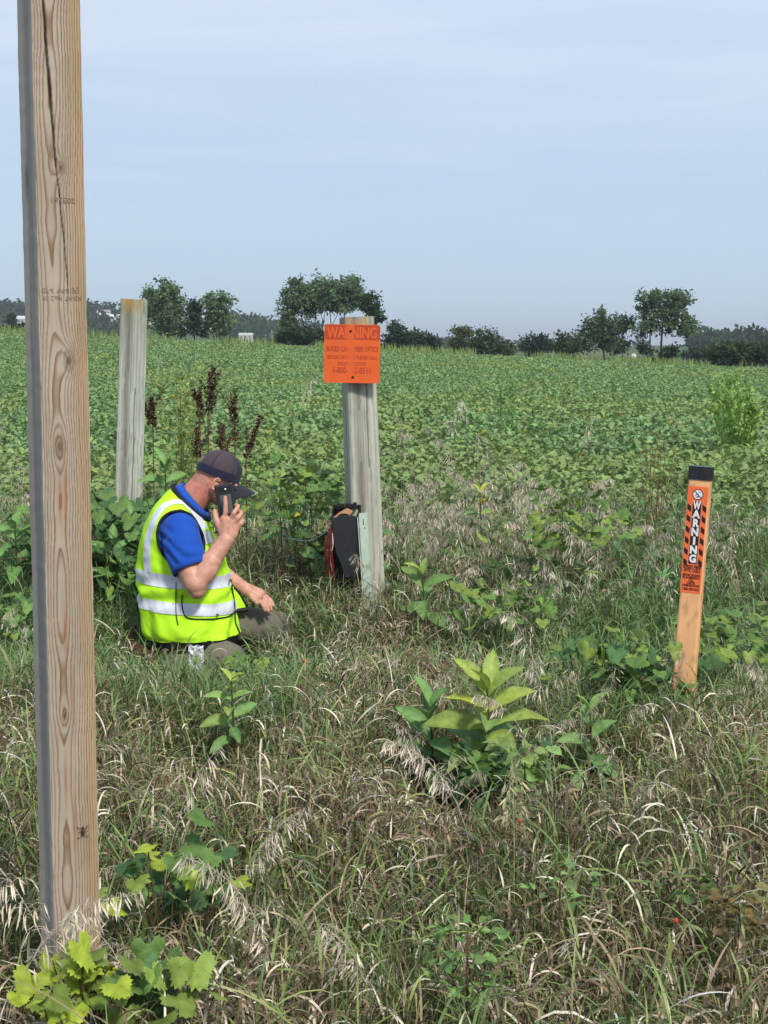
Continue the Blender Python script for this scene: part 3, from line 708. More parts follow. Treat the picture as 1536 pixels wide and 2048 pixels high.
# right hand : palm seen from its back
pal = lambda x, y, d=0: Z(x, y, -.215 + d)
capsule(b, pal(800, 770), pal(800, 650), .024, .020); capsule(b, pal(835, 775), pal(850, 660, .004), .026, .019); capsule(b, pal(860, 770, .006), pal(895, 680, .012), .022, .019)
capsule(b, pal(790, 760), pal(765, 690, .004), .022, .017)
def finger(pts, rs):
    for i in range(len(pts) - 1): capsule(b, pts[i], pts[i + 1], rs[i], rs[i + 1], 12)
finger([pal(800, 660), pal(808, 600, -.006), pal(808, 540, -.004), pal(806, 492, .004)], [.0135, .0115, .0105, .009])
finger([pal(850, 655, .002), pal(868, 610, -.008), pal(892, 575, .004), pal(900, 556, .026), pal(880, 548, .042)], [.0135, .012, .011, .010, .009])
finger([pal(878, 680, .006), pal(900, 645, -.004), pal(920, 615, .010), pal(922, 600, .032), pal(898, 590, .046)], [.0135, .0115, .0105, .0095, .0085])
finger([pal(900, 715, .010), pal(922, 685, .002), pal(934, 662, .016), pal(928, 648, .034), pal(905, 640, .046)], [.0125, .0105, .0095, .0085, .008])
finger([pal(775, 735, .004), pal(742, 670, .004), pal(734, 625, .012), pal(730, 592, .024)], [.018, .0145, .0125, .0105])
# left arm, hand resting on the left thigh
le, lw = Z(760, 1040, .14), Z(955, 1165, .06)
capsule(b, Z(560, 760, .19), le, .055, .048, 20); capsule(b, le, lw, .046, .030, 20)
lp = lambda x, y, d=0: Z(x, y, .05 + d)
capsule(b, lp(960, 1170), lp(1045, 1215), .028, .024); capsule(b, lp(970, 1160, .03), lp(1065, 1195, .035), .026, .022); capsule(b, lp(985, 1180, .0), lp(1035, 1235, -.01), .024, .018)
finger([lp(1050, 1205, .05), lp(1100, 1215, .055), lp(1140, 1250, .05), lp(1155, 1285, .045)], [.013, .0115, .0105, .009])
finger([lp(1050, 1215, .03), lp(1100, 1232, .03), lp(1130, 1275, .025), lp(1142, 1315, .02)], [.013, .0115, .0105, .009])
finger([lp(1045, 1225, .01), lp(1085, 1248, .008), lp(1112, 1290, .0), lp(1120, 1325, -.005)], [.013, .0115, .0105, .009])
finger([lp(1040, 1235, -.01), lp(1068, 1262, -.015), lp(1090, 1295, -.02), lp(1098, 1320, -.022)], [.012, .0105, .0095, .0085])
finger([lp(985, 1195, -.01), lp(1010, 1235, -.03), lp(1040, 1265, -.035)], [.016, .013, .0105])
# hips and legs under the trousers
legs = lambda s_, e=0.0: [capsule(s_, Z(470, 1540, -.07), Z(850, 1680, -.16), .085 + e, .072 + e, 20), capsule(s_, Z(850, 1690, -.17), Z(330, 1735, -.19), .066 + e, .05 + e, 20),
        capsule(s_, Z(560, 1395, .08), Z(1178, 1448, .20), .105 + e, .082 + e, 20), capsule(s_, Z(1182, 1462, .20), Z(1060, 1860, .2), .072 + e, .055 + e, 20),
        capsule(s_, Z(450, 1420, -.07), Z(450, 1410, .09), .10 + e, .10 + e, 20)]
legs(b, -.018)
Vb, Qb, Tb = remeshed(b, .0038, 3)
dh = np.linalg.norm((Vb - HC), axis=1); nk = np.exp(-(np.linalg.norm(Vb - (nb + ntp) / 2, axis=1) / .12) ** 2)
red = np.clip(nk * .9 + .45 * (dh < .16) + .25 * np.exp(-(np.linalg.norm(Vb - e1, axis=1) / .05) ** 2), 0, 1) * (.75 + .5 * vn(Vb[:, 0] * 30, Vb[:, 2] * 30, 2))
cb = SK[None] * (1 - red[:, None]) + RED[None] * red[:, None]
kn_ = np.exp(-(np.linalg.norm(Vb - pal(860, 620, -.01), axis=1) / .035) ** 2) * .3; cb = cb * (1 - kn_[:, None]) + RED * .95 * kn_[:, None]
loc = (Vb - HC) @ HA.T
stub = ((loc[:, 2] < -.075) & (loc[:, 0] > .0) & (dh < .19) & (loc[:, 2] > -.17)); sb = (stub * .42 * (.6 + .8 * vn(Vb[:, 0] * 300, Vb[:, 2] * 300, 5)))[:, None]
cb = cb * (1 - sb) + np.array([.16, .10, .07]) * sb
hairm = ((loc[:, 0] < -.03) & (loc[:, 2] > -.075) & (dh < .14)); hm = (hairm * .38)[:, None]; cb = cb * (1 - hm) + np.array([.22, .14, .09]) * hm
cb *= (1 + .20 * (fbm(Vb[:, 0] * 60, Vb[:, 2] * 60, 12)[:, None] - .5) * 2)
sp = Soup(); sp.add(Vb, Qb, Tb, cb)
org_ = Z(480, 1750); org_[2] = 0
Vb0, Qb0, Tb0, Cb0 = sp.arrays()
me = make_mesh('person', Vb0 - org_, Qb0, Tb0, Cb0, True); me.materials.append(M_skin)
man = bpy.data.objects.new('person', me); COL.objects.link(man); man.location = org_
tag(man, 'man in lime safety vest and dark cap kneeling in the weeds, phone to ear', 'person')

# --- vest
ringdef = [((240, 1500), (905, 1482), .215), ((212, 1440), (885, 1400), .222), ((190, 1300), (878, 1300), .218), ((180, 1180), (862, 1190), .212), ((174, 1050), (842, 1080), .21),
           ((172, 920), (810, 980), .213), ((180, 820), (775, 880), .218), ((205, 720), (735, 800), .222), ((255, 610), (705, 730), .218), ((335, 495), (695, 690), .18), ((425, 405), (688, 655), .115)]
rd = np.array([[*Z(*a_), *Z(*b_), h_] for a_, b_, h_ in ringdef])
NVV, NUU = 150, 220
rr = catmull(rd, NVV)
def vest_pt(row, th, off=0.0):
    B, Fp, hw = row[..., :3], row[..., 3:6], row[..., 6]
    c = (B + Fp) / 2; a = (Fp - B) / 2; e = 2 / 2.35
    ct, st_ = np.cos(th), np.sin(th); al = np.linalg.norm(a, axis=-1)
    x = np.sign(ct) * np.abs(ct) ** e; y = np.sign(st_) * np.abs(st_) ** e
    return c + a * (x * (1 + off / al))[..., None] + np.array([0, -1.0, 0]) * (y * (hw + off))[..., None]
TH, RI = np.meshgrid(np.linspace(0, 2 * np.pi, NUU, endpoint=False), np.arange(NVV))
rows = rr[RI.ravel()]; th_ = TH.ravel()
Pv = vest_pt(rows, th_)
# folds: gathers at the small of the back and pulls towards the armhole
vv_ = RI.ravel() / (NVV - 1)
fold = .009 * (fbm(th_ * 2.6 + 9, vv_ * 7, 41) - .5) * 2 + .0065 * np.sin(th_ * 9 + vv_ * 9 + 3 * vn(th_ * 1.5, vv_ * 5, 8)) * sstep(.55, .05, vv_) + .006 * np.sin(vv_ * 55 + 4 * vn(th_ * 2, vv_ * 4, 4)) * np.exp(-((vv_ - .34) / .12) ** 2)
fold *= (1 - sstep(.9, 1, vv_))
Pv = vest_pt(rows, th_, fold)
arm_z = [(480, 588), (400, 606), (340, 655), (312, 735), (318, 830), (348, 905), (400, 970), (450, 1060), (560, 1010), (640, 935), (652, 860), (640, 765), (600, 690), (555, 622)]
arm_px = [(230 + x / 3.657, 860 + y / 3.657) for x, y in arm_z]
mir = Pv.copy(); mir[:, 1] = np.where(mir[:, 1] > MD, 2 * MD - mir[:, 1], mir[:, 1])
hole = inpoly(proj(mir), arm_px)
idx = np.arange(NVV * NUU).reshape(NVV, NUU)
Qv = np.stack([idx[:-1], np.roll(idx, -1, 1)[:-1], np.roll(idx, -1, 1)[1:], idx[1:]], -1).reshape(-1, 4)
full = make_mesh('v', Pv, Qv, np.zeros((0, 3), int)); bvh = BVHTree.FromPolygons([tuple(v) for v in Pv], [tuple(int(i) for i in f) for f in Qv])
Qk = Qv[hole[Qv].sum(1) < 1]
LIME = np.array([.53, .95, .03])
sp = Soup(); sp.add(Pv, Qk, [], np.tile(LIME, (len(Pv), 1)) * (1 + .06 * (fbm(th_ * 4, vv_ * 8, 3) - .5))[:, None])
vest = build('safety_vest', sp, M_vest, man, smooth=True)
md_ = vest.modifiers.new('thickness', 'SOLIDIFY'); md_.thickness = .004; md_.offset = 1
EYEV = Vector((0, 0, EYE))
def hit(x, y, off=.003):
    d = Vector(Z(x, y)) - EYEV; d.normalize(); h = bvh.ray_cast(EYEV, d)
    if h[0] is None: return Z(x, y, -.1)
    n_ = h[1] if h[1].dot(d) < 0 else -h[1]
    return np.array(h[0] + n_ * off)
def strip(name, pts, w, mat, c, off=.003, n=60, parent=None, wvec=None):
    """band lying on the vest, centre line in zoom units"""
    cl = catmull(np.array(pts, float), n); tg_ = np.gradient(cl, axis=0); nn = np.stack([-tg_[:, 1], tg_[:, 0]], -1); nn /= np.linalg.norm(nn, axis=1, keepdims=True)
    m = 7; V = []
    ww = np.broadcast_to(np.asarray(w, float), (len(pts),)); ww = np.interp(np.linspace(0, 1, n), np.linspace(0, 1, len(pts)), ww)
    for i in range(n):
        for k in range(m):
            q_ = cl[i] + nn[i] * ww[i] * (k / (m - 1) - .5); V.append(hit(q_[0], q_[1], off))
    V = np.array(V); V = np.concatenate([V])
    Q_ = [(i * m + k, i * m + k + 1, (i + 1) * m + k + 1, (i + 1) * m + k) for i in range(n - 1) for k in range(m - 1)]
    s_ = Soup(); s_.add(V, Q_, [], c)
    return build(name, s_, mat, vest if parent is None else parent, smooth=True)
def cord(name, pts, r, off=.003, n=70, c=(.012, .013, .016), closed=False):
    p_ = np.array(pts + pts[:1] if closed else pts, float); cl = catmull(p_, n)
    s_ = Soup(); tube(s_, [hit(a, b_, off) for a, b_ in cl], r, 6, c); return build(name, s_, M_trim, vest, smooth=True)
TAPE = np.array([.66, .69, .76])
def ring_band(name, lo, hi, off=.0035):
    """horizontal reflective band: lo/hi are (zoom y at the back, zoom y at the front)"""
    zc = proj(rr[:, :3])[:, 1], proj(rr[:, 3:6])[:, 1]
    tb = lambda y: np.interp(-(860 + y / 3.657), -zc[0], np.arange(NVV)); tf = lambda y: np.interp(-(860 + y / 3.657), -zc[1], np.arange(NVV))
    m = 8; th = np.linspace(0, 2 * np.pi, NUU + 1); V = []
    P3 = Pv.reshape(NVV, NUU, 3); ctr = P3.mean(1)
    for t_i, t_ in enumerate(th):
        w_f = (1 + math.cos(t_)) / 2
        a0 = tb(lo[0]) * (1 - w_f) + tf(lo[1]) * w_f; a1 = tb(hi[0]) * (1 - w_f) + tf(hi[1]) * w_f
        for k in range(m):
            r0 = a0 + (a1 - a0) * k / (m - 1); i0 = int(min(r0, NVV - 2)); f_ = r0 - i0
            p = P3[i0, t_i % NUU] * (1 - f_) + P3[i0 + 1, t_i % NUU] * f_; c_ = ctr[i0]
            d = p - c_; d[2] = 0; V.append(p + d / np.linalg.norm(d) * off)
    V = np.array(V); keep = lambda v: not inpoly(proj(np.array([v])), arm_px)[0]
    mv = V.copy(); mv[:, 1] = np.where(mv[:, 1] > MD, 2 * MD - mv[:, 1], mv[:, 1]); inn = inpoly(proj(mv), arm_px)
    Q_ = np.array([(i * m + k, i * m + k + 1, (i + 1) * m + k + 1, (i + 1) * m + k) for i in range(NUU) for k in range(m - 1)])
    Q_ = Q_[inn[Q_].sum(1) == 0]
    s_ = Soup(); s_.add(V, Q_, [], TAPE); return build(name, s_, M_tape, vest, smooth=True)
ring_band('reflective_band', (1262, 1318), (1185, 1232))
ring_band('reflective_band', (1085, 1125), (985, 1040))
strip('reflective_strap', [(248, 1040), (238, 960), (240, 850), (262, 740), (300, 640), (355, 565), (430, 530), (500, 532)], [50, 50, 50, 48, 44, 40, 34, 30], M_tape, TAPE, .0042)
strip('reflective_strap', [(500, 532), (560, 590), (620, 665), (668, 760), (690, 830)], [30, 32, 40, 52, 60], M_tape, TAPE, .0042)
strip('yellow_edge', [(640, 735), (680, 722), (718, 705)], 14, M_vest, LIME, .006, n=12)
cord('armhole_piping', arm_z[:8], .0062, .001); cord('armhole_piping', arm_z[9:] + arm_z[:1], .0062, .001)
cord('pocket_piping', [(492, 1205), (490, 1260), (500, 1330), (530, 1372), (600, 1382), (720, 1380), (820, 1366), (868, 1335)], .0032)
cord('side_seam', [(448, 1110), (446, 1250), (448, 1350), (462, 1425)], .0024)
cord('front_piping', [(842, 1090), (856, 1170), (872, 1290), (876, 1400), (905, 1478)], .0040)
s_ = Soup(); lb = hit(738, 1352, .004); box(s_, lb, (.021, .002, .010), c=(.02, .02, .022)); lbo = build('brand_patch', s_, M_trim, vest)
s_ = Soup(); text_soup(s_, "safety", .008, lb + np.array([0, -.0012, 0]), np.array([1., 0, 0]), up, (.35, .36, .2), thick=.0004); build('patch_lettering', s_, M_trim, lbo)
s_ = Soup(); ellipsoid(s_, hit(424, 1273, .003), (.003, .002, .003), c=(.02, .02, .02), n=10, m=6); build('snap_button', s_, M_trim, vest)
# neck edge and hem trims follow the first and last rings
s_ = Soup(); th_l = np.linspace(0, 2 * np.pi, 90)
tube(s_, [vest_pt(rr[-1], np.array(t_), .002) + (0, 0, .0) for t_ in th_l], .0085, 8, (.012, .013, .018), cap=False); build('collar_trim', s_, M_trim, vest, smooth=True)
s_ = Soup()
lo = np.array([vest_pt(rr[0], np.array(t_), -.010) + np.array([0, 0, -.045 - .008 * math.sin(t_ * 3)]) for t_ in th_l]); hi_ = np.array([vest_pt(rr[0], np.array(t_), -.004) + np.array([0, 0, .004]) for t_ in th_l])
n_ = len(lo); s_.add(np.concatenate([lo, hi_]), [(i, i + 1, n_ + i + 1, n_ + i) for i in range(n_ - 1)], [], (.010, .010, .012)); build('hem_lining', s_, M_trim, vest, smooth=True)
# front flap of the far panel
s_ = Soup(); fl = [Z(850, 1130, .03), Z(905, 1200, .05), Z(970, 1290, .05), Z(930, 1305, .04), Z(870, 1310, .02), Z(860, 1220, .02)]
fl = np.array(fl); V = np.concatenate([fl, fl + np.array([0, .006, 0])]); s_.add(V, [(i, (i + 1) % 6, 6 + (i + 1) % 6, 6 + i) for i in range(6)] + [(0, 5, 2, 1), (5, 4, 3, 2), (6, 7, 8, 11), (11, 8, 9, 10)], [], LIME); build('front_flap', s_, M_vest, vest)
s_ = Soup(); tube(s_, catmull([Z(850, 1128, .028), Z(905, 1198, .045), Z(972, 1292, .045)], 12), .006, 6, (.012, .012, .015)); tube(s_, catmull([Z(970, 1310, .045), Z(925, 1318, .035), Z(868, 1326, .015)], 12), (.012), 6, (.012, .012, .015)); build('flap_trim', s_, M_trim, vest)
# --- polo shirt
b = Soup()
tv = vest_pt(rows, th_, -.016).reshape(NVV, NUU, 3)[::5, ::4]; a_, c_ = tv.shape[:2]
V = np.concatenate([tv.reshape(-1, 3), [tv[0].mean(0)], [tv[-1].mean(0)]]); q = [(i * c_ + j, i * c_ + (j + 1) % c_, (i + 1) * c_ + (j + 1) % c_, (i + 1) * c_ + j) for i in range(a_ - 1) for j in range(c_)]
t = [(a_ * c_, (j + 1) % c_, j) for j in range(c_)] + [(a_ * c_ + 1, (a_ - 1) * c_ + j, (a_ - 1) * c_ + (j + 1) % c_) for j in range(c_)]
b.add(V, q, t)
for s in (-1, 1):
    ellipsoid(b, Z(478, 765, s * .185), (.088, .062, .100))
    capsule(b, Z(470, 740, s * .17), Z(500, 820, s * .20), .082, .083, 24)
hemc, hemd = Z(552, 1012, -.245), (Z(590, 1120, -.275) - Z(490, 850, -.21)); hemd /= np.linalg.norm(hemd)
tube(b, [Z(475, 790, -.19), Z(496, 850, -.205), Z(522, 930, -.225), hemc], [.084, .089, .088, .082], 28)
tube(b, [Z(475, 790, .19), Z(520, 880, .2), Z(600, 960, .18)], [.078, .078, .07], 28)
Vs, Qs, Ts = remeshed(b, .006, 3)
# cloth folds on the sleeve
uu = (Vs - hemc) @ hemd
dm = np.exp(-((Vs[:, 1] - (MD - .26)) / .09) ** 2); nrm = np.zeros_like(Vs); nrm[:, 1] = -1
Vs = Vs + nrm * (dm * .006 * np.sin((Vs[:, 0] * .6 + Vs[:, 2]) * 95 + 5 * vn(Vs[:, 0] * 9, Vs[:, 2] * 9, 3)) * sstep(.35, .6, vn(Vs[:, 0] * 12 + 4, Vs[:, 2] * 12, 9)))[:, None]
BLU = np.array([.012, .075, .40])
sp = Soup(); sp.add(Vs, Qs, Ts, np.tile(BLU, (len(Vs), 1)))
shirt = build('polo_shirt', sp, M_cloth, man, smooth=True)
s_ = Soup()
tube(s_, [hemc - hemd * .022, hemc - hemd * .018, hemc + hemd * .004, hemc + hemd * .006], [.082, .085, .0845, .078], 28, BLU * .92, cap=False); build('sleeve_cuff', s_, M_cloth, shirt, smooth=True)
# collar standing round the neck
s_ = Soup(); cr1, cr2 = [], []
nd = (hp(-.01, 0, -.07) - Z(520, 560)); nd /= np.linalg.norm(nd)
for t_ in th_l:
    p1 = vest_pt(rr[-1], np.array(t_), -.012); w_f = (1 + math.cos(t_)) / 2
    cn = (rr[-1][:3] + rr[-1][3:6]) / 2; p2 = cn + (p1 - cn) * .86 + nd * (.040 - .02 * w_f) + np.array([0, 0, .006]); p3 = cn + (p1 - cn) * 1.04 + nd * .008
    cr1.append(p1 - nd * .01); cr2.append((p2, p3))
A_ = np.array(cr1); B_ = np.array([x[0] for x in cr2]); C_ = np.array([x[1] for x in cr2]); n_ = len(A_)
s_.add(np.concatenate([A_, B_, C_]), [(i, i + 1, n_ + i + 1, n_ + i) for i in range(n_ - 1)] + [(n_ + i, n_ + i + 1, 2 * n_ + i + 1, 2 * n_ + i) for i in range(n_ - 1)], [], BLU * 1.15)
o_ = build('shirt_collar', s_, M_cloth, shirt, smooth=True); mdd = o_.modifiers.new('thickness', 'SOLIDIFY'); mdd.thickness = .003
# --- trousers and boots
b = Soup(); legs(b, .002); Vt, Qt, Tt = remeshed(b, .008, 4)
wr_ = .006 * np.sin(Vt[:, 0] * 55 + Vt[:, 2] * 35 + 6 * vn(Vt[:, 0] * 8, Vt[:, 2] * 8, 3)) * vn(Vt[:, 0] * 6, Vt[:, 2] * 6, 13)
Vt = Vt + np.outer(wr_, [0, -.6, .8])
sp = Soup(); sp.add(Vt, Qt, Tt, np.array([.15, .138, .108]) * (1 + .2 * (fbm(Vt[:, 0] * 14, Vt[:, 2] * 14, 6) - .5))[:, None]); build('trousers', sp, M_cloth, man, smooth=True)
for yy, ps in ((-.2, [(330, 1735), (240, 1680), (140, 1590)]), (.2, [(1050, 1880), (1130, 1925), (1230, 1940)])):
    b = Soup(); q_ = [Z(x, y, yy) for x, y in ps]
    capsule(b, q_[0], q_[1], .046, .040); capsule(b, q_[1], q_[2], .040, .030); box(b, (q_[0] + q_[2]) / 2 - (0, 0, .03), (.09, .08, .04))
    Vq, Qq, Tq = remeshed(b, .006, 3); cq = np.where((Vq[:, 0] < Z(165, 1600)[0])[:, None], np.array([.03, .04, .06]), np.array([.07, .035, .022]))
    s_ = Soup(); s_.add(Vq, Qq, Tq, cq); build('boot', s_, M_cloth, man, smooth=True)
# --- cap
s_ = Soup(); nA, nB = 96, 26; V = []; Cc = []
for i in range(nB):
    ph = i / (nB - 1); zz = -.018 + ph * .123
    for j in range(nA):
        t_ = 2 * math.pi * j / nA; rz = math.sqrt(max(0, 1 - (max(zz, -.0) / .1055) ** 2.15)) if zz > 0 else 1
        seam = abs(((t_ / (2 * math.pi) * 6 + .0) % 1) - .5) > .44
        fr = 1 + (.05 if math.cos(t_) > .3 else 0) * sstep(.0, .06, zz) * sstep(.1, .06, zz)
        V.append(hp(-.002 + .106 * rz * math.cos(t_) * fr, .084 * rz * math.sin(t_), zz)); band = zz < .017
        front = math.cos(t_) > .62
        c_ = np.array([.020, .021, .042]) if band and not front else (np.array([.030, .029, .042]) if front else (np.array([.025, .025, .05]) if seam else np.array([.068, .052, .062]) * (1 + .25 * (((i + j) % 2) - .5))))
        if math.cos(t_) < -.93 and not band and zz < .05: c_ = np.array([.22, .16, .13])
        Cc.append(c_)
Q_ = [(i * nA + j, i * nA + (j + 1) % nA, (i + 1) * nA + (j + 1) % nA, (i + 1) * nA + j) for i in range(nB - 1) for j in range(nA)]
s_.add(np.array(V), Q_, [], np.array(Cc)); capo = build('cap', s_, M_cloth, man, smooth=True)
s_ = Soup(); V = []; nr_, na_ = 12, 31
for i in range(nr_):
    f_ = i / (nr_ - 1)
    for j in range(na_):
        a = R(-72 + 144 * j / (na_ - 1)); x_ = .092 * math.cos(a) + f_ * .098 * math.cos(a * .85) ** .7 ; y_ = .080 * math.sin(a) * (1 - .04 * f_)
        z_ = -.010 - f_ * .014 - .80 * (y_ ** 2) / .085 * (.35 + .75 * f_)
        V.append(hp(x_, y_, z_))
V = np.array(V); n_ = len(V); V = np.concatenate([V, V - hu * .004])
Q_ = [(i * na_ + j, i * na_ + j + 1, (i + 1) * na_ + j + 1, (i + 1) * na_ + j) for i in range(nr_ - 1) for j in range(na_ - 1)]; Q_ = Q_ + [tuple(x + n_ for x in q_[::-1]) for q_ in Q_] + [((nr_ - 1) * na_ + j, (nr_ - 1) * na_ + j + 1, n_ + (nr_ - 1) * na_ + j + 1, n_ + (nr_ - 1) * na_ + j) for j in range(na_ - 1)]
s_.add(V, Q_, [], (.032, .031, .042)); build('brim', s_, M_cloth, capo, smooth=True)
s_ = Soup(); ellipsoid(s_, hp(0, 0, .106), (.007, .007, .004), HA, (.02, .02, .04), 10, 6); build('cap_button', s_, M_cloth, capo)
# --- glasses
s_ = Soup()
for s in (-1, 1):
    tube(s_, [hp(-.012, s * .082, -.036), hp(.04, s * .080, -.038), hp(.092, s * .064, -.044)], [.0028, .0024, .003], 6, (.01, .01, .01))
    ellipsoid(s_, hp(.106, s * .032, -.052), (.004, .028, .019), HA, (.015, .015, .018), 16, 8)
tube(s_, [hp(.108, -.01, -.046), hp(.110, .01, -.046)], .002, 6, (.01, .01, .01)); build('sunglasses', s_, M_plastic, man, smooth=True)
# --- phone
pa, pb_ = Z(782, 412, -.165), Z(822, 640, -.175)
phz = pa - pb_; phz /= np.linalg.norm(phz); phx = np.array([1, .10, .0]); phx -= phz * phz.dot(phx); phx /= np.linalg.norm(phx); phy = np.cross(phz, phx)
PA = np.array([phx, phy, phz]); pc = (Z(795, 405, -.17) + Z(830, 640, -.18)) / 2
phone = thing('mobile_phone', pc, 'black mobile phone in a thick case, pressed to the kneeling man\'s ear', 'phone')
s_ = Soup(); box(s_, pc, (.084, .014, .160), PA, (.013, .014, .015), .0055); build('case', s_, M_plastic, phone)
s_ = Soup(); box(s_, pc - phy * .0072 - phz * .012, (.050, .002, .085), PA, (.085, .085, .088), .0008); build('back_panel', s_, M_plastic, phone)
s_ = Soup(); box(s_, pc - phy * .0072 + phz * .055, (.050, .002, .022), PA, (.004, .004, .004), .0008); cw = build('camera_window', s_, M_plastic, phone)
s_ = Soup(); ellipsoid(s_, pc - phy * .0085 + phz * .055 + phx * .006, (.0045, .0015, .0045), PA, (.75, .78, .8), 12, 6); build('lens', s_, M_plastic, cw)

# ------------------------------------------------------------------ bean field
def in_view(x, y, pad=1.12): return np.abs(x) < .256 * y * pad + .15
bf = Soup()
def beans(y0, y1, dens, size, zspread, k):
    n = int(dens * .30 * 2 * (y1 ** 2 - y0 ** 2) / 2); u = rng.random(n); y = np.sqrt(y0 ** 2 + u * (y1 ** 2 - y0 ** 2)); x = (rng.random(n) * 2 - 1) * (.30 * y + .2)
    h = H(x, y); edge = sstep(8.8, 11.5, y + 1.6 * (vn(x * 1.1, y * .6, 5) - .5))
    can = (.46 + .26 * fbm(x * 1.6, y * 1.6, 15, 3)) * (.35 + .65 * edge)
    keep = rng.random(n) < (.12 + .88 * edge); x, y, h, can = x[keep], y[keep], h[keep], can[keep]; n = len(x)
    z = h + can - np.abs(rng.normal(0, zspread, n))
    yel = (fbm(x * .35 + 7, y * .16, 25, 3) > .56) * .5 + (rng.random(n) < .04) * .8
    pal_ = jit([.225, .35, .13], n, .36, .12); pal_ = pal_ * (1 - yel[:, None] * .55) + jit([.34, .40, .09], n, .25) * yel[:, None] * .55
    yy = rng.random(n) < .006; pal_[yy] = [.5, .42, .05]
    deep = np.clip((h + can - z) / .3, 0, 1)
    if k == 3:
        az0 = rng.random(n) * 6.28
        for a in (0, 2.1, -2.1):
            az = az0 + a; pos = np.stack([x + .02 * np.cos(az), y + .02 * np.sin(az), z], -1)
            scatter(bf, OV, OVq, [], pos, size * rng.uniform(.7, 1.25, n), az, rng.normal(-.05, .45, n), rng.normal(0, .5, n), pal_)
    else:
        scatter(bf, DIA, DIAq, [], np.stack([x, y, z], -1), size * rng.uniform(.6, 1.3, n), rng.random(n) * 6.28, rng.normal(.1, .45, n), rng.normal(0, .48, n), pal_)
beans(8.8, 15, 130, .066, .12, 3)
beans(15, 26, 75, .072, .10, 3)
beans(26, 50, 270, .082, .09, 1)
beans(50, 90, 115, .12, .08, 1)
beans(90, 137, 52, .17, .07, 1)
build('bean_field', bf, M_bean, kind='stuff', label='low green bean crop covering the whole field', cat='crop')

# ------------------------------------------------------------------ verge grass
def dryness(x, y):
    px_ = x / y
    d = .36 * sstep(6.0, 3.6, y) + .33
    green_r = np.exp(-(((x - 1.0) / .85) ** 2 + ((y - 6.3) / 1.1) ** 2)); green_l = np.exp(-(((x + 1.8) / .5) ** 2 + ((y - 6.3) / 1.3) ** 2))
    ctr = 1.05 * np.exp(-(((x - .02) / .44) ** 2 + ((y - 6.5) / 1.1) ** 2)) + .48 * np.exp(-(((x - .5) / .55) ** 2 + ((y - 8.3) / 1.0) ** 2)) + .45 * np.exp(-(((x - 1.7) / .3) ** 2 + ((y - 7.6) / .6) ** 2))
    d = np.maximum(d, ctr) * (1 - .85 * green_r) * (1 - .8 * green_l)
    return np.clip(d + .95 * (fbm(x * 2.0, y * 1.5, 51, 3) - .5) * 1.3 * sstep(12, 8, y), .03, .93)
LOW = [(975, 1375, 4.65, .17), (860, 1415, 4.75, .14), (462, 1375, 4.9, .14), (1180, 1425, 4.7, .13)]
def height_at(x, y):
    h = np.interp(y, [1.8, 3.0, 4.5, 5.3, 6.0, 6.6, 7.2, 8.2, 9.5], [.34, .37, .40, .40, .33, .28, .36, .50, .50])
    man_z = np.exp(-(((x + .95) / .55) ** 2 + ((y - 6.6) / .75) ** 2))
    h = h * (1 - .22 * man_z - .3 * np.exp(-(((x + .62) / .30) ** 2 + ((y - 6.4) / .4) ** 2)))
    for (a_, b_, D_, r_) in LOW:
        q_ = P(a_, b_, D_); h = h * (1 - .68 * np.exp(-(((x - q_[0]) / (r_ * 1.5)) ** 2 + ((y - D_ + .30) / .42) ** 2) ** 1.5))
    h = h * (1 + .35 * np.exp(-(((x + .15) / .3) ** 2 + ((y - 7.15) / .22) ** 2)))
    h = h * (1 + .28 * sstep(.3, .7, x) * sstep(6.3, 6.9, y) * sstep(9, 8.2, y))
    h = h * (.72 + .55 * fbm(x * 1.3, y * 1.3, 61, 2)) * (1 + .55 * np.exp(-(((x + 1.5) / .75) ** 2 + ((y - 7.75) / .55) ** 2)))
    return h
def blocked(x, y):
    """keep plants out of bodies and posts"""
    m = (np.abs(x - c0[0]) < .09) & (np.abs(y - c0[1] - .04) < .10)
    m |= (x > -1.15) & (x < -.42) & (y > 6.63 + .25 * (x > -.6)) & (y < 7.2)
    m |= ((x + .19) ** 2 + (y - 7.6) ** 2) < .012
    return m
def veg_pts(n, y0, y1, half=.29, pw=2.0):
    u = rng.random(n); y = (y0 ** pw + u * (y1 ** pw - y0 ** pw)) ** (1 / pw); x = (rng.random(n) * 2 - 1) * (half * y + .12)
    k = ~blocked(x, y); x, y = x[k], y[k]; return x, y
gg, gd = Soup(), Soup()
def grass(n, y0, y1, pw=2.0):
    # clumped positions
    x, y = veg_pts(n, y0, y1, pw=pw); cl = rng.normal(0, .03, (2, len(x))); x = np.round(x / .07) * .07 * .45 + x * .55 + cl[0]; y = y + cl[1]
    k = ~blocked(x, y); x, y = x[k], y[k]
    d = dryness(x, y); isd = rng.random(len(x)) < d; hh = height_at(x, y); base = np.stack([x, y, H(x, y) - .01], -1)
    far = sstep(6, 9, y)
    culm(gd, base[isd], hh[isd], True, pw)
    b, h = base[~isd], hh[~isd]; k_ = rng.random(len(b)) < .5; culm(gg, b[k_], h[k_] * 1.05, False, pw); b, h = b[~k_], h[~k_]; m = len(b)
    bg = (sstep(4.8, 5.8, b[:, 1]))[:, None]; cg = green_cols(m, bg)
    blades(gg, b, h * rng.uniform(.6, 1.25, m), rng.uniform(.003, .007, m), rng.random(m) * 6.28, rng.normal(.1, .22, m), rng.gamma(2.8, .6, m), cg * .8, 6, np.clip(cg * rng.uniform(.95, 1.6, (m, 1)), 0, .6), 1.5, rng.normal(0, .8, m))
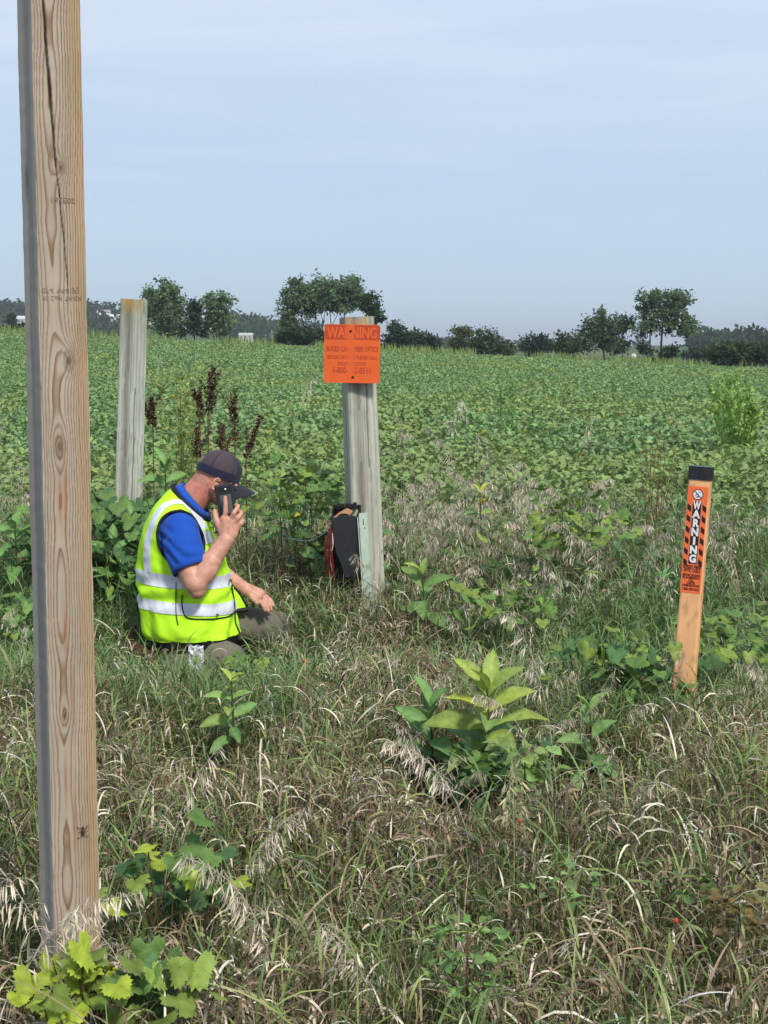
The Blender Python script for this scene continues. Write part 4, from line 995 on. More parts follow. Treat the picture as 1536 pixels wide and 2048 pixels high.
def green_cols(m, bg):
    v = rng.random((m, 1)); cg = np.where(v < .5, jit([.14, .215, .06], m, .4), np.where(v < .8, jit([.22, .27, .07], m, .35), jit([.095, .16, .055], m, .3)))
    cg = cg * .88; return cg * (1 - bg * .45) + jit([.15, .265, .105], m, .35) * bg * .45
def culm(sp, b, h, dry, pw):
    m = len(b); v = rng.random(m)[:, None]; bg = (sstep(4.8, 5.8, b[:, 1]))[:, None]
    if dry: colb = np.where(v < .66, jit([.072, .048, .029], m, .45), np.where(v < .86, jit([.30, .235, .15], m, .3), jit([.17, .20, .075], m, .3)))
    else: colb = green_cols(m, bg) * .75
    L = h * rng.uniform(.65, 1.2, m)
    C3 = blades(sp, b, L, rng.uniform(.0018, .0034, m), rng.random(m) * 6.28, rng.normal(.06, .13, m), rng.uniform(0, .5, m), colb, 5, np.clip(colb * 1.5, 0, .7), 1.5)
    for nleaf in range(4 if dry else 3):
        k2 = rng.random(m) < (.95, .85, .7, .5)[nleaf]; mm_ = int(k2.sum()); f = rng.uniform(.12, 1.0, mm_) ** .8 * 5; i0 = np.minimum(f.astype(int), 4); fr = (f - i0)[:, None]
        Ck = C3[k2]; bb = Ck[np.arange(mm_), i0] * (1 - fr) + Ck[np.arange(mm_), i0 + 1] * fr; v2 = rng.random((mm_, 1)); sc_ = (.7 + .6 * h[k2] / .4)
        if dry:
            cl_ = np.where(v2 < .36, jit([.13, .09, .052], mm_, .45), np.where(v2 < .72, jit([.28, .215, .13], mm_, .35), np.where(v2 < .90, jit([.66, .59, .44], mm_, .2), jit([.26, .30, .10], mm_, .3))))
            blades(sp, bb, rng.gamma(5, .0145, mm_) * sc_, rng.uniform(.0026, .0068, mm_), rng.random(mm_) * 6.28, rng.uniform(.1, .9, mm_), rng.uniform(.6, 3.8, mm_), cl_, 7, np.clip(cl_ * rng.uniform(.7, 1.5, (mm_, 1)), 0, .72), 1.3, rng.normal(0, 1.3, mm_))
        else:
            cl_ = green_cols(mm_, bg[k2])
            blades(sp, bb, rng.uniform(.05, .14, mm_) * sc_, rng.uniform(.0028, .0066, mm_), rng.random(mm_) * 6.28, rng.uniform(.25, .95, mm_), rng.uniform(.2, 2.0, mm_), cl_, 5, np.clip(cl_ * rng.uniform(.8, 1.6, (mm_, 1)), 0, .6), 1.3, rng.normal(0, .7, mm_))
grass(50000, 1.9, 4.6, 1.6); grass(56000, 4.4, 7.2, 1.8); grass(36000, 7.0, 11.2, 1.6)
build('green_grass', gg, M_grass, kind='stuff', label='long green grass growing through the verge', cat='grass')
build('dry_grass', gd, M_dry, kind='stuff', label='matted brown and straw coloured dry grass of the verge', cat='grass')

# low broad leaves through the verge
lw_ = Soup()
def ground_leaves(n, y0, y1, sz, cc, grapes=True):
    x, y = veg_pts(n * 4, y0, y1); k = fbm(x * 1.5 + 30, y * 1.5, 71, 2) + .25 * (dryness(x, y) < .4) > .60; x, y = x[k][:n], y[k][:n]; m = len(x)
    z = H(x, y) + height_at(x, y) * rng.uniform(.3, .95, m)
    pos = np.stack([x, y, z], -1); az = rng.random(m) * 6.28
    if grapes:
        for g_ in range(3):
            q_ = (np.arange(m) % 3) == g_; scatter(lw_, GR[g_][0], [], GR[g_][1], pos[q_], sz * rng.uniform(.6, 1.3, q_.sum()), az[q_], rng.normal(-.3, .35, q_.sum()), rng.normal(0, .45, q_.sum()), jit(cc, q_.sum(), .35, .15))
    else: scatter(lw_, MW, MWq, [], pos, sz * rng.uniform(.6, 1.3, m), az, rng.normal(.15, .45, m), rng.normal(0, .5, m), jit(cc, m, .35, .15))
ground_leaves(2200, 7.1, 11.5, .06, (.13, .24, .06)); ground_leaves(3400, 7.3, 11.5, .09, (.11, .22, .08), False); ground_leaves(500, 5.6, 7.3, .06, (.14, .26, .06))
ground_leaves(500, 2.6, 6.0, .055, (.09, .17, .05), False)
build('leafy_undergrowth', lw_, M_leaf, kind='stuff', label='mixed low broad leaves scattered through the verge', cat='undergrowth')

# ------------------------------------------------------------------ seed heads (drooping brome)
def brome(sp, base, h, az, droop=1.0, dens=1.0, col=(.60, .52, .40), hs=.16, big=1.0):
    n = 14; th = np.linspace(.04, .35 + .9 * droop, n); th = np.concatenate([[0], .05 + (th[1:] - .05) * np.linspace(0, 1, n - 1) ** 2.2 * 1.4])
    st = h / (n - 1); p = [np.array(base, float)]
    for k in range(n - 1): p.append(p[-1] + st * np.array([math.sin(th[k]) * math.cos(az), math.sin(th[k]) * math.sin(az), math.cos(th[k])]))
    p = np.array(p); col = np.array(col)
    tube(sp, p, np.linspace(.0014, .0005, n), 4, col * .8, cap=False)
    cum = catmull(p, 100); i0 = int(100 * (1 - hs / h * 1.0)); i0 = max(30, min(i0, 88))
    for k in np.linspace(i0, 99, int(9 * dens)).astype(int):
        for _ in range(rng.integers(2, 4)):
            a = az + rng.normal(0, 1.2); bl = rng.uniform(.015, .05) * (1.2 - .7 * (k - i0) / (100 - i0))
            e = cum[k] + np.array([math.cos(a) * bl * .7, math.sin(a) * bl * .7, bl * rng.uniform(-.4, .35)])
            tube(sp, [cum[k], (cum[k] + e) / 2 + (0, 0, .006), e], .0005, 3, col * .8, cap=False)
            m = rng.integers(1, 4); sz = rng.uniform(.015, .027, m) * big
            scatter(sp, SPK, SPKq, [], np.repeat(e[None], m, 0) + rng.normal(0, .003, (m, 3)), sz, np.full(m, a) + rng.normal(0, .5, m), rng.uniform(-1.5, -.6, m), rng.random(m) * 3, jit(col, m, .25, .06))
sh_ = Soup()
def heads(n, y0, y1, hm, cond=None, **k):
    x, y = veg_pts(n, y0, y1)
    for a, b_ in zip(x, y):
        if cond is not None and not cond(a, b_): continue
        c_ = np.array((.62, .54, .42)) * rng.uniform(.65, 1.15)
        brome(sh_, (a, b_, float(H(a, b_))), hm * rng.uniform(.75, 1.2), rng.random() * 6.28, rng.uniform(.3, 1.3), rng.uniform(.5, 1.2), c_, rng.uniform(.1, .2), **k)
notman = lambda a, b_: not (-1.35 < a < -.42 and b_ < 6.9 and b_ > 3.6)
heads(60, 2.2, 4.6, .50, notman); heads(110, 4.6, 6.6, .5, notman)
heads(330, 7.0, 9.6, .72, lambda a, b_: (a > -.1 or a < -1.9) and fbm(a * 1.4, b_ * 1.4, 91, 2) > .40, big=1.5)
heads(260, 7.6, 9.3, .88, lambda a, b_: .05 < a < 1.1, big=1.4); heads(170, 6.8, 8.6, .62, lambda a, b_: .4 < a < 1.9, big=1.4); heads(90, 7.4, 9.5, .8, lambda a, b_: a < -1.75, big=1.4); heads(90, 8.0, 9.6, 1.15, lambda a, b_: a < -2.0, big=1.3); heads(110, 7.9, 9.4, 1.15, lambda a, b_: .0 < a < .6, big=1.2)
build('seed_heads', sh_, M_dry, kind='stuff', label='pale drooping seed heads scattered above the verge', cat='seed heads')

# prominent single brome stalks
SG = 'tall dry brome stalks standing clear of the verge'
def stalk(px, py_top, D, az, droop, label, hs=.24, dens=1.8, lean=0.0, col=(.66, .58, .45)):
    top = P(px, py_top, D); base = np.array([top[0] - math.cos(az) * .10 * droop - lean, D - math.sin(az) * .1 * droop, 0]); base[2] = H(base[0], base[1])
    r_ = thing('brome_stalk', base, label, 'grass stalk', SG); s_ = Soup(); brome(s_, base, (top[2] - base[2]) * (1.05 + .12 * droop), az, droop, dens * 1.35, col, hs, 1.25)
    V, Q_, T_, C_ = s_.arrays(); b_ = build('stem', s_, M_dry, r_)
stalk(1120, 1262, 3.9, math.pi * .95, .15, 'tall straw brome stalk arching up right of the big milkweed', .22, 1.5)
stalk(1022, 1400, 4.4, math.pi, .9, 'small drooping straw seed head hanging before the milkweed leaves', .1, 1.0)
stalk(30, 1660, 2.55, math.pi, 1.0, 'heavy drooping straw seed head beside the foot of the timber post', .28, 2.6)
stalk(95, 1800, 2.5, .1, 1.1, 'straw seed head hanging across the left side of the timber post', .22, 2.0)
stalk(225, 1860, 2.6, math.pi * .8, 1.1, 'pale seed head hanging over the lime green vine leaves', .2, 2.2)
stalk(490, 1720, 2.8, math.pi * 1.1, .8, 'dense straw seed head standing in the lower middle of the verge', .30, 2.8)
stalk(515, 1640, 3.2, 0, .7, 'straw seed head leaning right above the dense one in the lower middle', .18, 2.0)
stalk(885, 1500, 3.5, math.pi * .9, 1.0, 'bushy pale seed head below the big milkweed', .2, 2.6)
stalk(1030, 1570, 3.4, math.pi * .5, .3, 'upright greenish seed head by the orange berries', .16, 2.0, col=(.48, .46, .26))
stalk(735, 1880, 2.7, math.pi * 1.0, .5, 'narrow straw seed head near the bottom edge', .22, 1.8)
stalk(330, 1530, 3.2, 0, .3, 'thin bare brome stalk rising right of the timber post', .1, .8)
stalk(858, 825, 8.3, .3, .1, 'tall fluffy grass plume right of the warning sign', .18, 1.0)
stalk(780, 775, 8.6, 2.8, .15, 'slim dry grass plume beside the grey sign post', .2, .9)
stalk(1130, 850, 8.6, .2, .1, 'dry grass plume rising into the bean field', .18, .9)
stalk(560, 770, 8.8, .2, .1, 'pale upright grass plume right of the dark dock stalks', .18, .9)

# ------------------------------------------------------------------ milkweed
def leafset(sp, pos, L, az, el, roll, cols, wid=1.0):
    az = np.array(az); roll = np.array(roll) + .55 * np.cos(az); el = np.array(el) + .25 * np.sin(az)
    n = len(L); scatter(sp, MW, MWq, [], np.array(pos), np.array(L), np.array(az), np.array(el), np.array(roll), np.array(cols), tint=MW_t, wid=np.full(n, wid))
def milkweed(px, py, D, h, L, pairs, label, topyel=.5, seed=0, lean=(0, 0), basecol=(.13, .25, .075), name='milkweed_plant', wid=.72, zl=.19):
    r_ = random.Random(seed); top = P(px, py, D); gz = float(H(top[0], D)); base = np.array([top[0] - lean[0], D - lean[1], gz]); h = top[2] - gz if h is None else h
    top = np.array([top[0], D, gz + h]); rt = thing(name, base, label, 'plant'); s_ = Soup()
    st_ = catmull([base, base * .5 + top * .5 + np.array([.01, 0, 0]), top], 10); tube(s_, st_, np.linspace(.005, .003, 10), 6, (.10, .07, .04)); build('stem', s_, M_leaf, rt)
    s_ = Soup(); az0 = r_.random() * 3
    pos, Ls, az, el, ro, co = [], [], [], [], [], []
    for k in range(pairs):
        f = k / max(1, pairs - 1); p = base + (top - base) * (1 - zl / (top[2] - base[2]) * (1 - f)); a = az0 + k * 1.45 + r_.uniform(-.25, .25)
        for sgn in (0, math.pi):
            pos.append(p); Ls.append(L * (1 - .35 * f ** 2) * r_.uniform(.8, 1.1)); az.append(a + sgn + r_.uniform(-.2, .2)); el.append(.0 + 1.05 * f ** 1.2 + r_.uniform(-.2, .2)); ro.append(r_.uniform(-.35, .35))
            y_ = min(1, max(0, topyel * (f + r_.uniform(-.35, .35)))); y_ = y_ ** 1.6; c = np.array(basecol) * (1 - y_) + np.array([.42, .46, .07]) * y_
            if r_.random() < topyel * .22 and .3 < f < .75: c = np.array([.62, .46, .04])
            co.append(c * r_.uniform(.85, 1.15))
    leafset(s_, pos, Ls, az, el, ro, co, wid); build('foliage', s_, M_leaf, rt, smooth=True); return rt
milkweed(975, 1378, 4.65, None, .205, 10, 'large milkweed with yellow and green leaves in front of the marker post', .9, 3, zl=.23)
milkweed(860, 1415, 4.75, None, .17, 6, 'dark green milkweed at the left foot of the large yellowing one', .1, 5)
milkweed(462, 1362, 4.9, None, .105, 7, 'small milkweed with lime upper leaves in front of the man\'s knee', .7, 8)
milkweed(1180, 1425, 4.7, None, .135, 5, 'pale green milkweed between the large milkweed and the marker post', .25, 13)
milkweed(845, 1150, 7.1, None, .17, 4, 'broad leaved yellow green plant at the right foot of the sign post', .45, 15)
milkweed(140, 1070, 7.4, None, .19, 5, 'dark green milkweed at the left of the grey bare post, left of the man', .1, 18)
milkweed(330, 930, 8.0, None, .18, 5, 'milkweed with broad upright leaves directly behind the man\'s cap', .15, 21)
milkweed(225, 1090, 7.5, None, .17, 5, 'milkweed with drooping leaves between the timber post and the man\'s back', .15, 24)
milkweed(960, 985, 8.4, None, .12, 4, 'plant with orange yellow leaves in the middle of the dry verge', 1.0, 27)
milkweed(30, 1060, 7.6, None, .2, 5, 'leafy green milkweed at the far left edge', .2, 30)
milkweed(560, 1000, 7.9, None, .13, 5, 'leafy milkweed between the man and the sign post', .25, 31)
# ------------------------------------------------------------------ wild grape vines
def vine(px, py, D, spread, n, sz, cols, label, zr=.12, name='grape_vine', holes=0):
    c_ = P(px, py, D); base = np.array([c_[0], D, float(H(c_[0], D))]); rt = thing(name, base, label, 'vine')
    if D > 3.5: n = int(n * 2.2); sz = sz * .66; c_[2] -= .04; zr = zr * .9
    else: sz = sz * .85; n = int(n * 1.25)
    x = rng.normal(c_[0], spread[0], n); y = rng.normal(D, spread[1], n); z = np.maximum(c_[2] + rng.normal(0, zr, n), base[2] + .04); k = ~blocked(x, y) & (y > 1.7); x, y, z = x[k], y[k], z[k]; n = len(x)
    s_ = Soup(); pos = np.stack([x, y, z], -1); cc = np.array(cols)[rng.integers(0, len(cols), n)] * rng.uniform(.75, 1.2, (n, 1))
    for g_ in range(3):
        q_ = (np.arange(n) % 3) == g_
        if q_.sum(): scatter(s_, GR[g_][0], [], GR[g_][1], pos[q_], sz * rng.uniform(.6, 1.25, q_.sum()), rng.normal(-1.4, 1.2, q_.sum()), rng.normal(-.5, .35, q_.sum()), rng.normal(0, .4, q_.sum()), cc[q_])
    build('foliage', s_, M_leaf, rt, smooth=True)
    s_ = Soup()
    for i in range(0, n, 2 if D < 3.5 else 7): tube(s_, catmull([base, (base + pos[i]) / 2 + rng.normal(0, .03, 3), pos[i]], 7), .0014, 4, (.13, .09, .04), cap=False)
    build('stem', s_, M_leaf, rt)
LG, MG, DG, YG = (.36, .46, .045), (.14, .25, .06), (.08, .17, .055), (.21, .30, .055)
vine(165, 1955, 2.5, (.055, .05), 34, .058, [LG, LG, YG], 'lime green grape vine covering the foot of the timber post', .028)
vine(290, 1975, 2.5, (.05, .05), 24, .066, [MG, DG, YG], 'darker green insect-eaten vine leaves right of the lime ones', .03)
vine(320, 1745, 3.0, (.05, .05), 14, .055, [LG, MG, YG], 'bright vine sprig in dry grass right of the timber post', .03)
vine(390, 1750, 3.1, (.06, .05), 16, .06, [MG, DG], 'grey green holed vine leaves beside the bright vine sprig', .04)
vine(1000, 1500, 4.5, (.09, .08), 22, .08, [DG, MG], 'dark vine leaves under the large milkweed', .05)
vine(1210, 1290, 5.5, (.10, .1), 30, .085, [MG, YG, DG], 'vine leaves left of the marker post', .06)
vine(1285, 1325, 5.4, (.09, .1), 26, .10, [DG, MG], 'dark broad vine leaves at the foot of the marker post', .05)
vine(1130, 1040, 7.6, (.16, .2), 60, .085, [YG, MG], 'yellow green vine in the dry verge left of the sticker', .08)
vine(1010, 1190, 6.8, (.12, .12), 30, .08, [YG, MG], 'small vine leaves low in the centre right verge', .06)
vine(600, 960, 7.9, (.13, .2), 60, .085, [YG, MG, MG], 'vine climbing in the weeds between the man and the sign post', .10)
vine(650, 1060, 7.9, (.12, .1), 36, .09, [DG, MG], 'dark vine leaves left of the black pedestal', .10)
vine(60, 1210, 6.9, (.16, .15), 40, .08, [YG, MG, DG], 'vine leaves low at the left edge beyond the timber post', .07)
vine(1480, 1250, 5.9, (.12, .12), 30, .08, [MG, YG], 'vine leaves right of the marker post', .06)
vine(460, 1310, 6.0, (.05, .05), 10, .08, [MG, YG], 'green leaf cluster between the milkweed and the man\'s knee', .03)
# wild rose sprigs
def sprig(px, py, D, h, label, col=(.16, .28, .08), n=95, lf=.024, wid=.075, name='rose_sprig'):
    top = P(px, py, D); b0_ = np.array([top[0], D, top[2] - h]); gz = float(H(top[0], D)); rt = thing(name, (b0_[0], D, gz), label, 'plant')
    s_ = Soup(); tube(s_, [(b0_[0], D, gz), b0_, top], [.003, .0025, .0015], 5, (.22, .10, .06)); build('stem', s_, M_leaf, rt)
    f = rng.random(n); az = rng.random(n) * 6.28; r_ = rng.uniform(.01, wid, n); pos = b0_ + np.outer(f, top - b0_); pos[:, 0] += np.cos(az) * r_; pos[:, 1] += np.sin(az) * r_; pos[:, 2] += r_ * .3
    s_ = Soup(); scatter(s_, OV, OVq, [], pos, lf * rng.uniform(.7, 1.3, n), az + rng.normal(0, .6, n), rng.normal(.2, .4, n), rng.normal(0, .4, n), jit(col, n, .3, .12)); build('foliage', s_, M_leaf, rt); return rt
sprig(935, 1860, 2.65, .13, 'upright green rose sprig near the bottom edge')
sprig(1120, 1760, 3.0, .06, 'small green sprig in dry grass right of the rose sprig', n=20)
sprig(1480, 1790, 2.9, .07, 'reddish tinged sprig at the right edge', (.20, .15, .05), 60)
sprig(1360, 1770, 2.95, .04, 'short dark green sprig with a red berry beside it', (.10, .18, .05), 26)
sprig(1050, 1500, 4.0, .10, 'fine leaved green plant below the large milkweed', (.22, .33, .09), 60, .04, .10)
for (px, py, D, lb) in ((1352, 1842, 2.85, 'small red rose hip in the dry grass at lower right'), (1040, 1642, 3.3, 'orange rose hip beside the greenish seed head'), (608, 1322, 5.6, 'bit of orange plastic wire lying in dry grass right of the man\'s knee')):
    s_ = Soup(); p = P(px, py, D); ellipsoid(s_, p, (.005, .005, .0065), c=(.42, .06, .02), n=12, m=8); tube(s_, [p - (0, 0, .006), p - (.01, 0, .06)], .001, 4, (.2, .1, .05)); build('rose_hip' if 'hip' in lb else 'wire_scrap', s_, M_plastic, None, label=lb, cat='berry' if 'hip' in lb else 'wire')
# old stake in the grass
s_ = Soup(); a_, b__ = P(1432, 1560, 4.1), P(1440, 1790, 4.1); tube(s_, [b__, a_], [.019, .017], 8, (.13, .11, .09)); build('old_stake', s_, M_bark, None, label='dark weathered stake half hidden in the grass at lower right', cat='stake')
# crumpled packet
s_ = Soup(); pk = P(392, 1316, 6.45); gx, gz_ = np.meshgrid(np.linspace(-.032, .032, 12), np.linspace(-.055, .055, 16)); yy = .016 * (fbm(gx * 60, gz_ * 60, 5, 3) - .5) * 2
V = np.stack([pk[0] + gx, pk[1] + yy, pk[2] + gz_ + .004 * np.sin(gx * 200)], -1).reshape(-1, 3); V2 = V + (0, .008, 0)
ii = np.arange(15)[:, None] * 12 + np.arange(11)[None]; q = np.stack([ii, ii + 1, ii + 13, ii + 12], -1).reshape(-1, 4)
cpk = np.where((((gx - .003) / .009) ** 2 + ((gz_ - .0) / .012) ** 2 < 1).reshape(-1, 1), np.array([.45, .10, .06]), np.array([.68, .69, .74])) * (1 - .45 * (vn(gx.ravel() * 220, gz_.ravel() * 120, 3) > .72))[:, None]
s_.add(np.concatenate([V, V2]), np.concatenate([q, q[:, ::-1] + 192]), [], np.concatenate([cpk, cpk])); build('paper_packet', s_, M_plastic, None, label='crumpled white packet with a red patch against the man\'s knee', cat='packet')

# ------------------------------------------------------------------ tall weeds behind
def dock(px, pyt, pyb, D, label, w=.028, col=(.075, .032, .022), br=5, lean=0):
    top, bt = P(px, pyt, D), P(px - lean, pyb, D); base = np.array([bt[0] - .0, D, float(H(bt[0], D))]); rt = thing('dock_stalk', base, label, 'weed', 'dark seeded dock stalks behind the man')
    s_ = Soup(); tube(s_, [base, bt, top], [.004, .0035, .0015], 5, (.12, .06, .04)); build('stem', s_, M_bark, rt); s_ = Soup()
    def clus(a, b_, r0, n):
        f = rng.random(n); p = a + np.outer(f, b_ - a); az = rng.random(n) * 6.28; rr_ = r0 * (1.15 - f) * rng.random(n) ** .6; p[:, 0] += np.cos(az) * rr_; p[:, 1] += np.sin(az) * rr_
        scatter(s_, DIA, DIAq, [], p, rng.uniform(.010, .020, n), az, rng.uniform(-.3, 1.3, n), rng.random(n) * 3, jit(col, n, .5, .2))
    clus(bt, top, w, 260)
    for k in range(br):
        f = rng.uniform(0, .6); a = bt + (top - bt) * f; az = rng.random() * 6.28; L = rng.uniform(.06, .16); b_ = a + np.array([math.cos(az) * L * .55, math.sin(az) * L * .5, L]); clus(a, b_, w * .45, 60); tube(s_, [a, b_], .0015, 4, col, cap=False)
    build('seed_head', s_, M_dry, rt)
dock(428, 738, 830, 8.7, 'tallest dark brown dock stalk above the man\'s cap', .034, br=7, lean=12)
dock(400, 775, 850, 8.6, 'short dark dock stalk left of the tallest one', .016, br=2)
dock(394, 855, 915, 8.3, 'thick dark dock head just behind the top of the cap', .016, br=1)
dock(470, 785, 900, 8.8, 'reddish brown dock stalk right of the tallest one', .024, (.10, .05, .03), 5)
dock(520, 830, 920, 8.5, 'dark dock stalk leaning right, furthest right of the group', .016, br=3, lean=28)
dock(302, 795, 860, 8.7, 'dark dock head touching the right edge of the bare grey post', .026, br=5, lean=-4)
dock(445, 850, 930, 8.6, 'thin brown dock stalk low behind the cap', .018, (.11, .06, .035), 4)
def feather(px, pyt, pyb, D, w, n, label, col, name='tall_weed', ls=.035):
    top, bt = P(px, pyt, D), P(px, pyb, D); base = np.array([bt[0], D, float(H(bt[0], D))]); rt = thing(name, base, label, 'weed'); s_ = Soup(); sf = Soup()
    for k in range(n):
        a = base + np.array([rng.normal(0, w * .25), rng.normal(0, w * .25), 0]); t_ = np.array([top[0] + rng.normal(0, w * .5), D + rng.normal(0, w * .5), bt[2] + (top[2] - bt[2]) * rng.uniform(.55, 1.0)])
        c3 = catmull([a, (a + t_) / 2 + rng.normal(0, .02, 3), t_], 12); tube(s_, c3, np.linspace(.004, .001, 12), 4, np.array(col) * .8, cap=False)
        m = 70; f = rng.uniform(.3, 1, m); p = a + np.outer(f, t_ - a); az = rng.random(m) * 6.28; r0 = rng.uniform(0, .05, m) * (1.2 - f) * w / .15
        p[:, 0] += np.cos(az) * r0; p[:, 1] += np.sin(az) * r0; scatter(sf, DIA, DIAq, [], p, ls * rng.uniform(.5, 1.3, m), az, rng.uniform(.2, 1.4, m), rng.random(m) * 3, jit(col, m, .3, .1))
    build('stem', s_, M_leaf, rt); build('foliage', sf, M_leaf, rt)
feather(362, 735, 880, 9.2, .20, 12, 'feathery yellow green weed right of the bare grey post', (.27, .34, .09))
feather(1490, 770, 840, 15.5, .32, 22, 'big pale green bushy weed standing in the beans at the right edge', (.27, .42, .10), ls=.06)
feather(1470, 745, 800, 19, .3, 12, 'pale green weed behind the bushy one at the right edge', (.24, .39, .10), ls=.06)
feather(1015, 752, 800, 18, .2, 5, 'slim green weed in the middle of the bean field', (.18, .33, .10), ls=.05)
feather(95, 730, 770, 17, .25, 6, 'green weed rising over the beans left of the timber post', (.18, .32, .10), ls=.05)
feather(1318, 870, 960, 8.6, .13, 9, 'rusty brown fine seeded weed in the verge left of the marker post', (.24, .15, .07), ls=.013)
# extra leafy cover behind the man
vine(180, 1040, 7.75, (.22, .18), 70, .12, [DG, DG, MG], 'dark broad leaves between the timber post and the bare grey post', .10)
vine(300, 1090, 7.6, (.16, .15), 50, .11, [DG, MG], 'dark leafy growth directly behind the man\'s back', .10)
milkweed(262, 1035, 7.7, None, .16, 6, 'leafy milkweed hiding the foot of the bare grey post', .15, 41)
# ------------------------------------------------------------------ trees beyond the field
def tree(name, label, D, blobs, trunks, n, ls, col, group=None, cat='tree', limbs=2, hazy=None):
    b0_ = P((trunks[0][0] if trunks else blobs[0][0]), 0, D); base = np.array([b0_[0], D, float(H(b0_[0], D))]); rt = thing(name, base, label, cat, group)
    s_ = Soup(); wsum = sum(b_[2] * b_[3] for b_ in blobs); sc_ = S(D) ** -1; tw = Soup()
    for (bx, by, rx, ry) in blobs:
        c_ = P(bx, by, D); a_, b_ = rx * sc_, ry * sc_; dy = a_ * .9; m = max(6, int(n * rx * ry / wsum))
        # clumps on twigs, then leaves round each clump
        kc = max(5, m // 22); u = rng.normal(0, 1, (kc, 3)); u /= np.linalg.norm(u, axis=1, keepdims=True); rad = rng.uniform(.3, 1.22, kc)[:, None] ** .75
        cc = c_ + u * rad * np.array([a_, dy, b_]); which = rng.integers(0, kc, m); cs = min(a_, b_) * .17 + .10
        p = cc[which] + rng.normal(0, 1, (m, 3)) * np.array([cs, cs, cs * .7])
        clv = (.6 + .8 * rng.random(kc))[which]
        scatter(s_, DIA, DIAq, [], p, ls * rng.uniform(.5, 1.5, m), rng.random(m) * 6.28, rng.normal(0, .7, m), rng.random(m) * 6.28, jit(col, m, .3, .12) * clv[:, None])
        for q_ in cc[:: max(1, kc // 12)]:
            t0 = c_ - np.array([0, 0, b_ * .8]) if trunks else base + (0, 0, .1); tube(tw, [t0, (t0 + q_) / 2 + rng.normal(0, .08, 3), q_], [.05 * limbs / 2, .03, .012], 4, (.035, .03, .022), cap=False)
    build('crown', s_, M_far, rt)
    for (x0, y0, x1, y1, r_) in trunks:
        a = P(x0, y0, D + .01); a[2] = float(H(a[0], D)) - .1; b_ = P(x1, y1, D); r0 = r_ * sc_
        mid = (a + b_) / 2 + np.array([rng.normal(0, .12), rng.normal(0, .2), 0]); tube(tw, catmull([a, mid, b_], 8), np.linspace(r0, r0 * .35, 8), 6, (.035, .028, .022), cap=False)
        nb_ = sorted(blobs, key=lambda q_: (q_[0] - x1) ** 2 + (q_[1] - y1) ** 2)[:limbs]
        for q_ in nb_:
            e = P(q_[0] + rng.uniform(-.3, .3) * q_[2], q_[1] + rng.uniform(-.3, .3) * q_[3], D); f_ = rng.uniform(.45, .9); st0 = a + (b_ - a) * f_; tube(tw, [st0, (st0 + e) / 2 + rng.normal(0, .1, 3), e], [r0 * .5, r0 * .35, r0 * .15], 5, (.035, .028, .022), cap=False)
    if tw.n: build('trunk', tw, M_bark, rt)
TG = 'trees along the far edge of the bean field'
GC = (.145, .22, .11)
tree('broadleaf_tree', 'dense round tree just right of the bare grey post top, left of its group', 140, [(330, 585, 26, 22), (308, 605, 22, 24), (350, 610, 22, 26), (330, 640, 36, 30), (300, 590, 12, 14), (345, 658, 26, 16)], [(330, 674, 332, 600, 2.4), (318, 674, 312, 620, 1.6)], 5200, .30, GC, TG)
tree('broadleaf_tree', 'small slender tree in the middle of the left group', 138, [(388, 615, 13, 16), (385, 640, 17, 20), (395, 660, 20, 13)], [(388, 676, 388, 620, 1.6)], 1500, .28, (.045, .075, .035), TG)
tree('broadleaf_tree', 'ragged tree at the right of the left group', 138, [(448, 600, 15, 13), (425, 608, 18, 16), (442, 630, 22, 22), (420, 640, 14, 18), (445, 657, 16, 14)], [(437, 678, 436, 615, 2.2)], 3000, .28, GC, TG)
tree('broadleaf_tree', 'left half of the wide arching crown behind the warning sign', 139, [(605, 590, 30, 24), (580, 610, 22, 28), (570, 640, 10, 20), (620, 612, 26, 22), (640, 580, 28, 26), (595, 565, 14, 10), (580, 650, 14, 14)], [(612, 685, 600, 620, 1.8), (622, 685, 632, 610, 1.8), (606, 685, 585, 630, 1.5), (632, 685, 650, 620, 1.5)], 6200, .28, GC, TG)
tree('broadleaf_tree', 'right half of the wide arching crown behind the warning sign', 141, [(690, 575, 28, 24), (665, 590, 24, 22), (712, 595, 22, 24), (680, 610, 26, 14), (655, 608, 16, 14)], [(690, 690, 688, 600, 2.4), (664, 690, 660, 615, 1.6)], 5000, .28, GC, TG)
tree('broadleaf_tree', 'small hanging crown at the right end of the arch behind the sign', 138, [(742, 605, 18, 18), (752, 630, 16, 18), (735, 618, 14, 14)], [(740, 695, 742, 615, 1.4)], 1700, .26, (.045, .08, .035), TG)
SB = 'bushes along the far edge of the bean field'
tree('hedge_bush', 'dark low underbrush under the arching trees left of the sign', 137, [(590, 672, 34, 15), (625, 675, 28, 12), (560, 678, 12, 7)], [], 2200, .28, (.045, .078, .036), SB, 'bush')
tree('hedge_bush', 'open branched bush right of the warning sign', 139, [(795, 665, 24, 19), (785, 685, 20, 14), (815, 680, 20, 15)], [(795, 702, 795, 670, 1.2)], 2100, .26, (.05, .09, .045), SB, 'bush')
tree('hedge_bush', 'rounded bush second right of the warning sign', 141, [(845, 683, 24, 15), (868, 688, 16, 12), (835, 672, 16, 10)], [], 1700, .26, (.045, .08, .035), SB, 'bush')
tree('hedge_bush', 'pale olive bush in the middle of the horizon', 141, [(922, 675, 18, 22), (915, 690, 18, 12), (935, 665, 10, 10)], [(922, 705, 922, 680, 1.2)], 1500, .26, (.12, .14, .06), SB, 'bush')
tree('hedge_bush', 'dark bush right of the pale olive one', 139, [(972, 680, 24, 22), (990, 695, 22, 12), (955, 690, 14, 14)], [], 2200, .26, (.075, .12, .055), SB, 'bush')
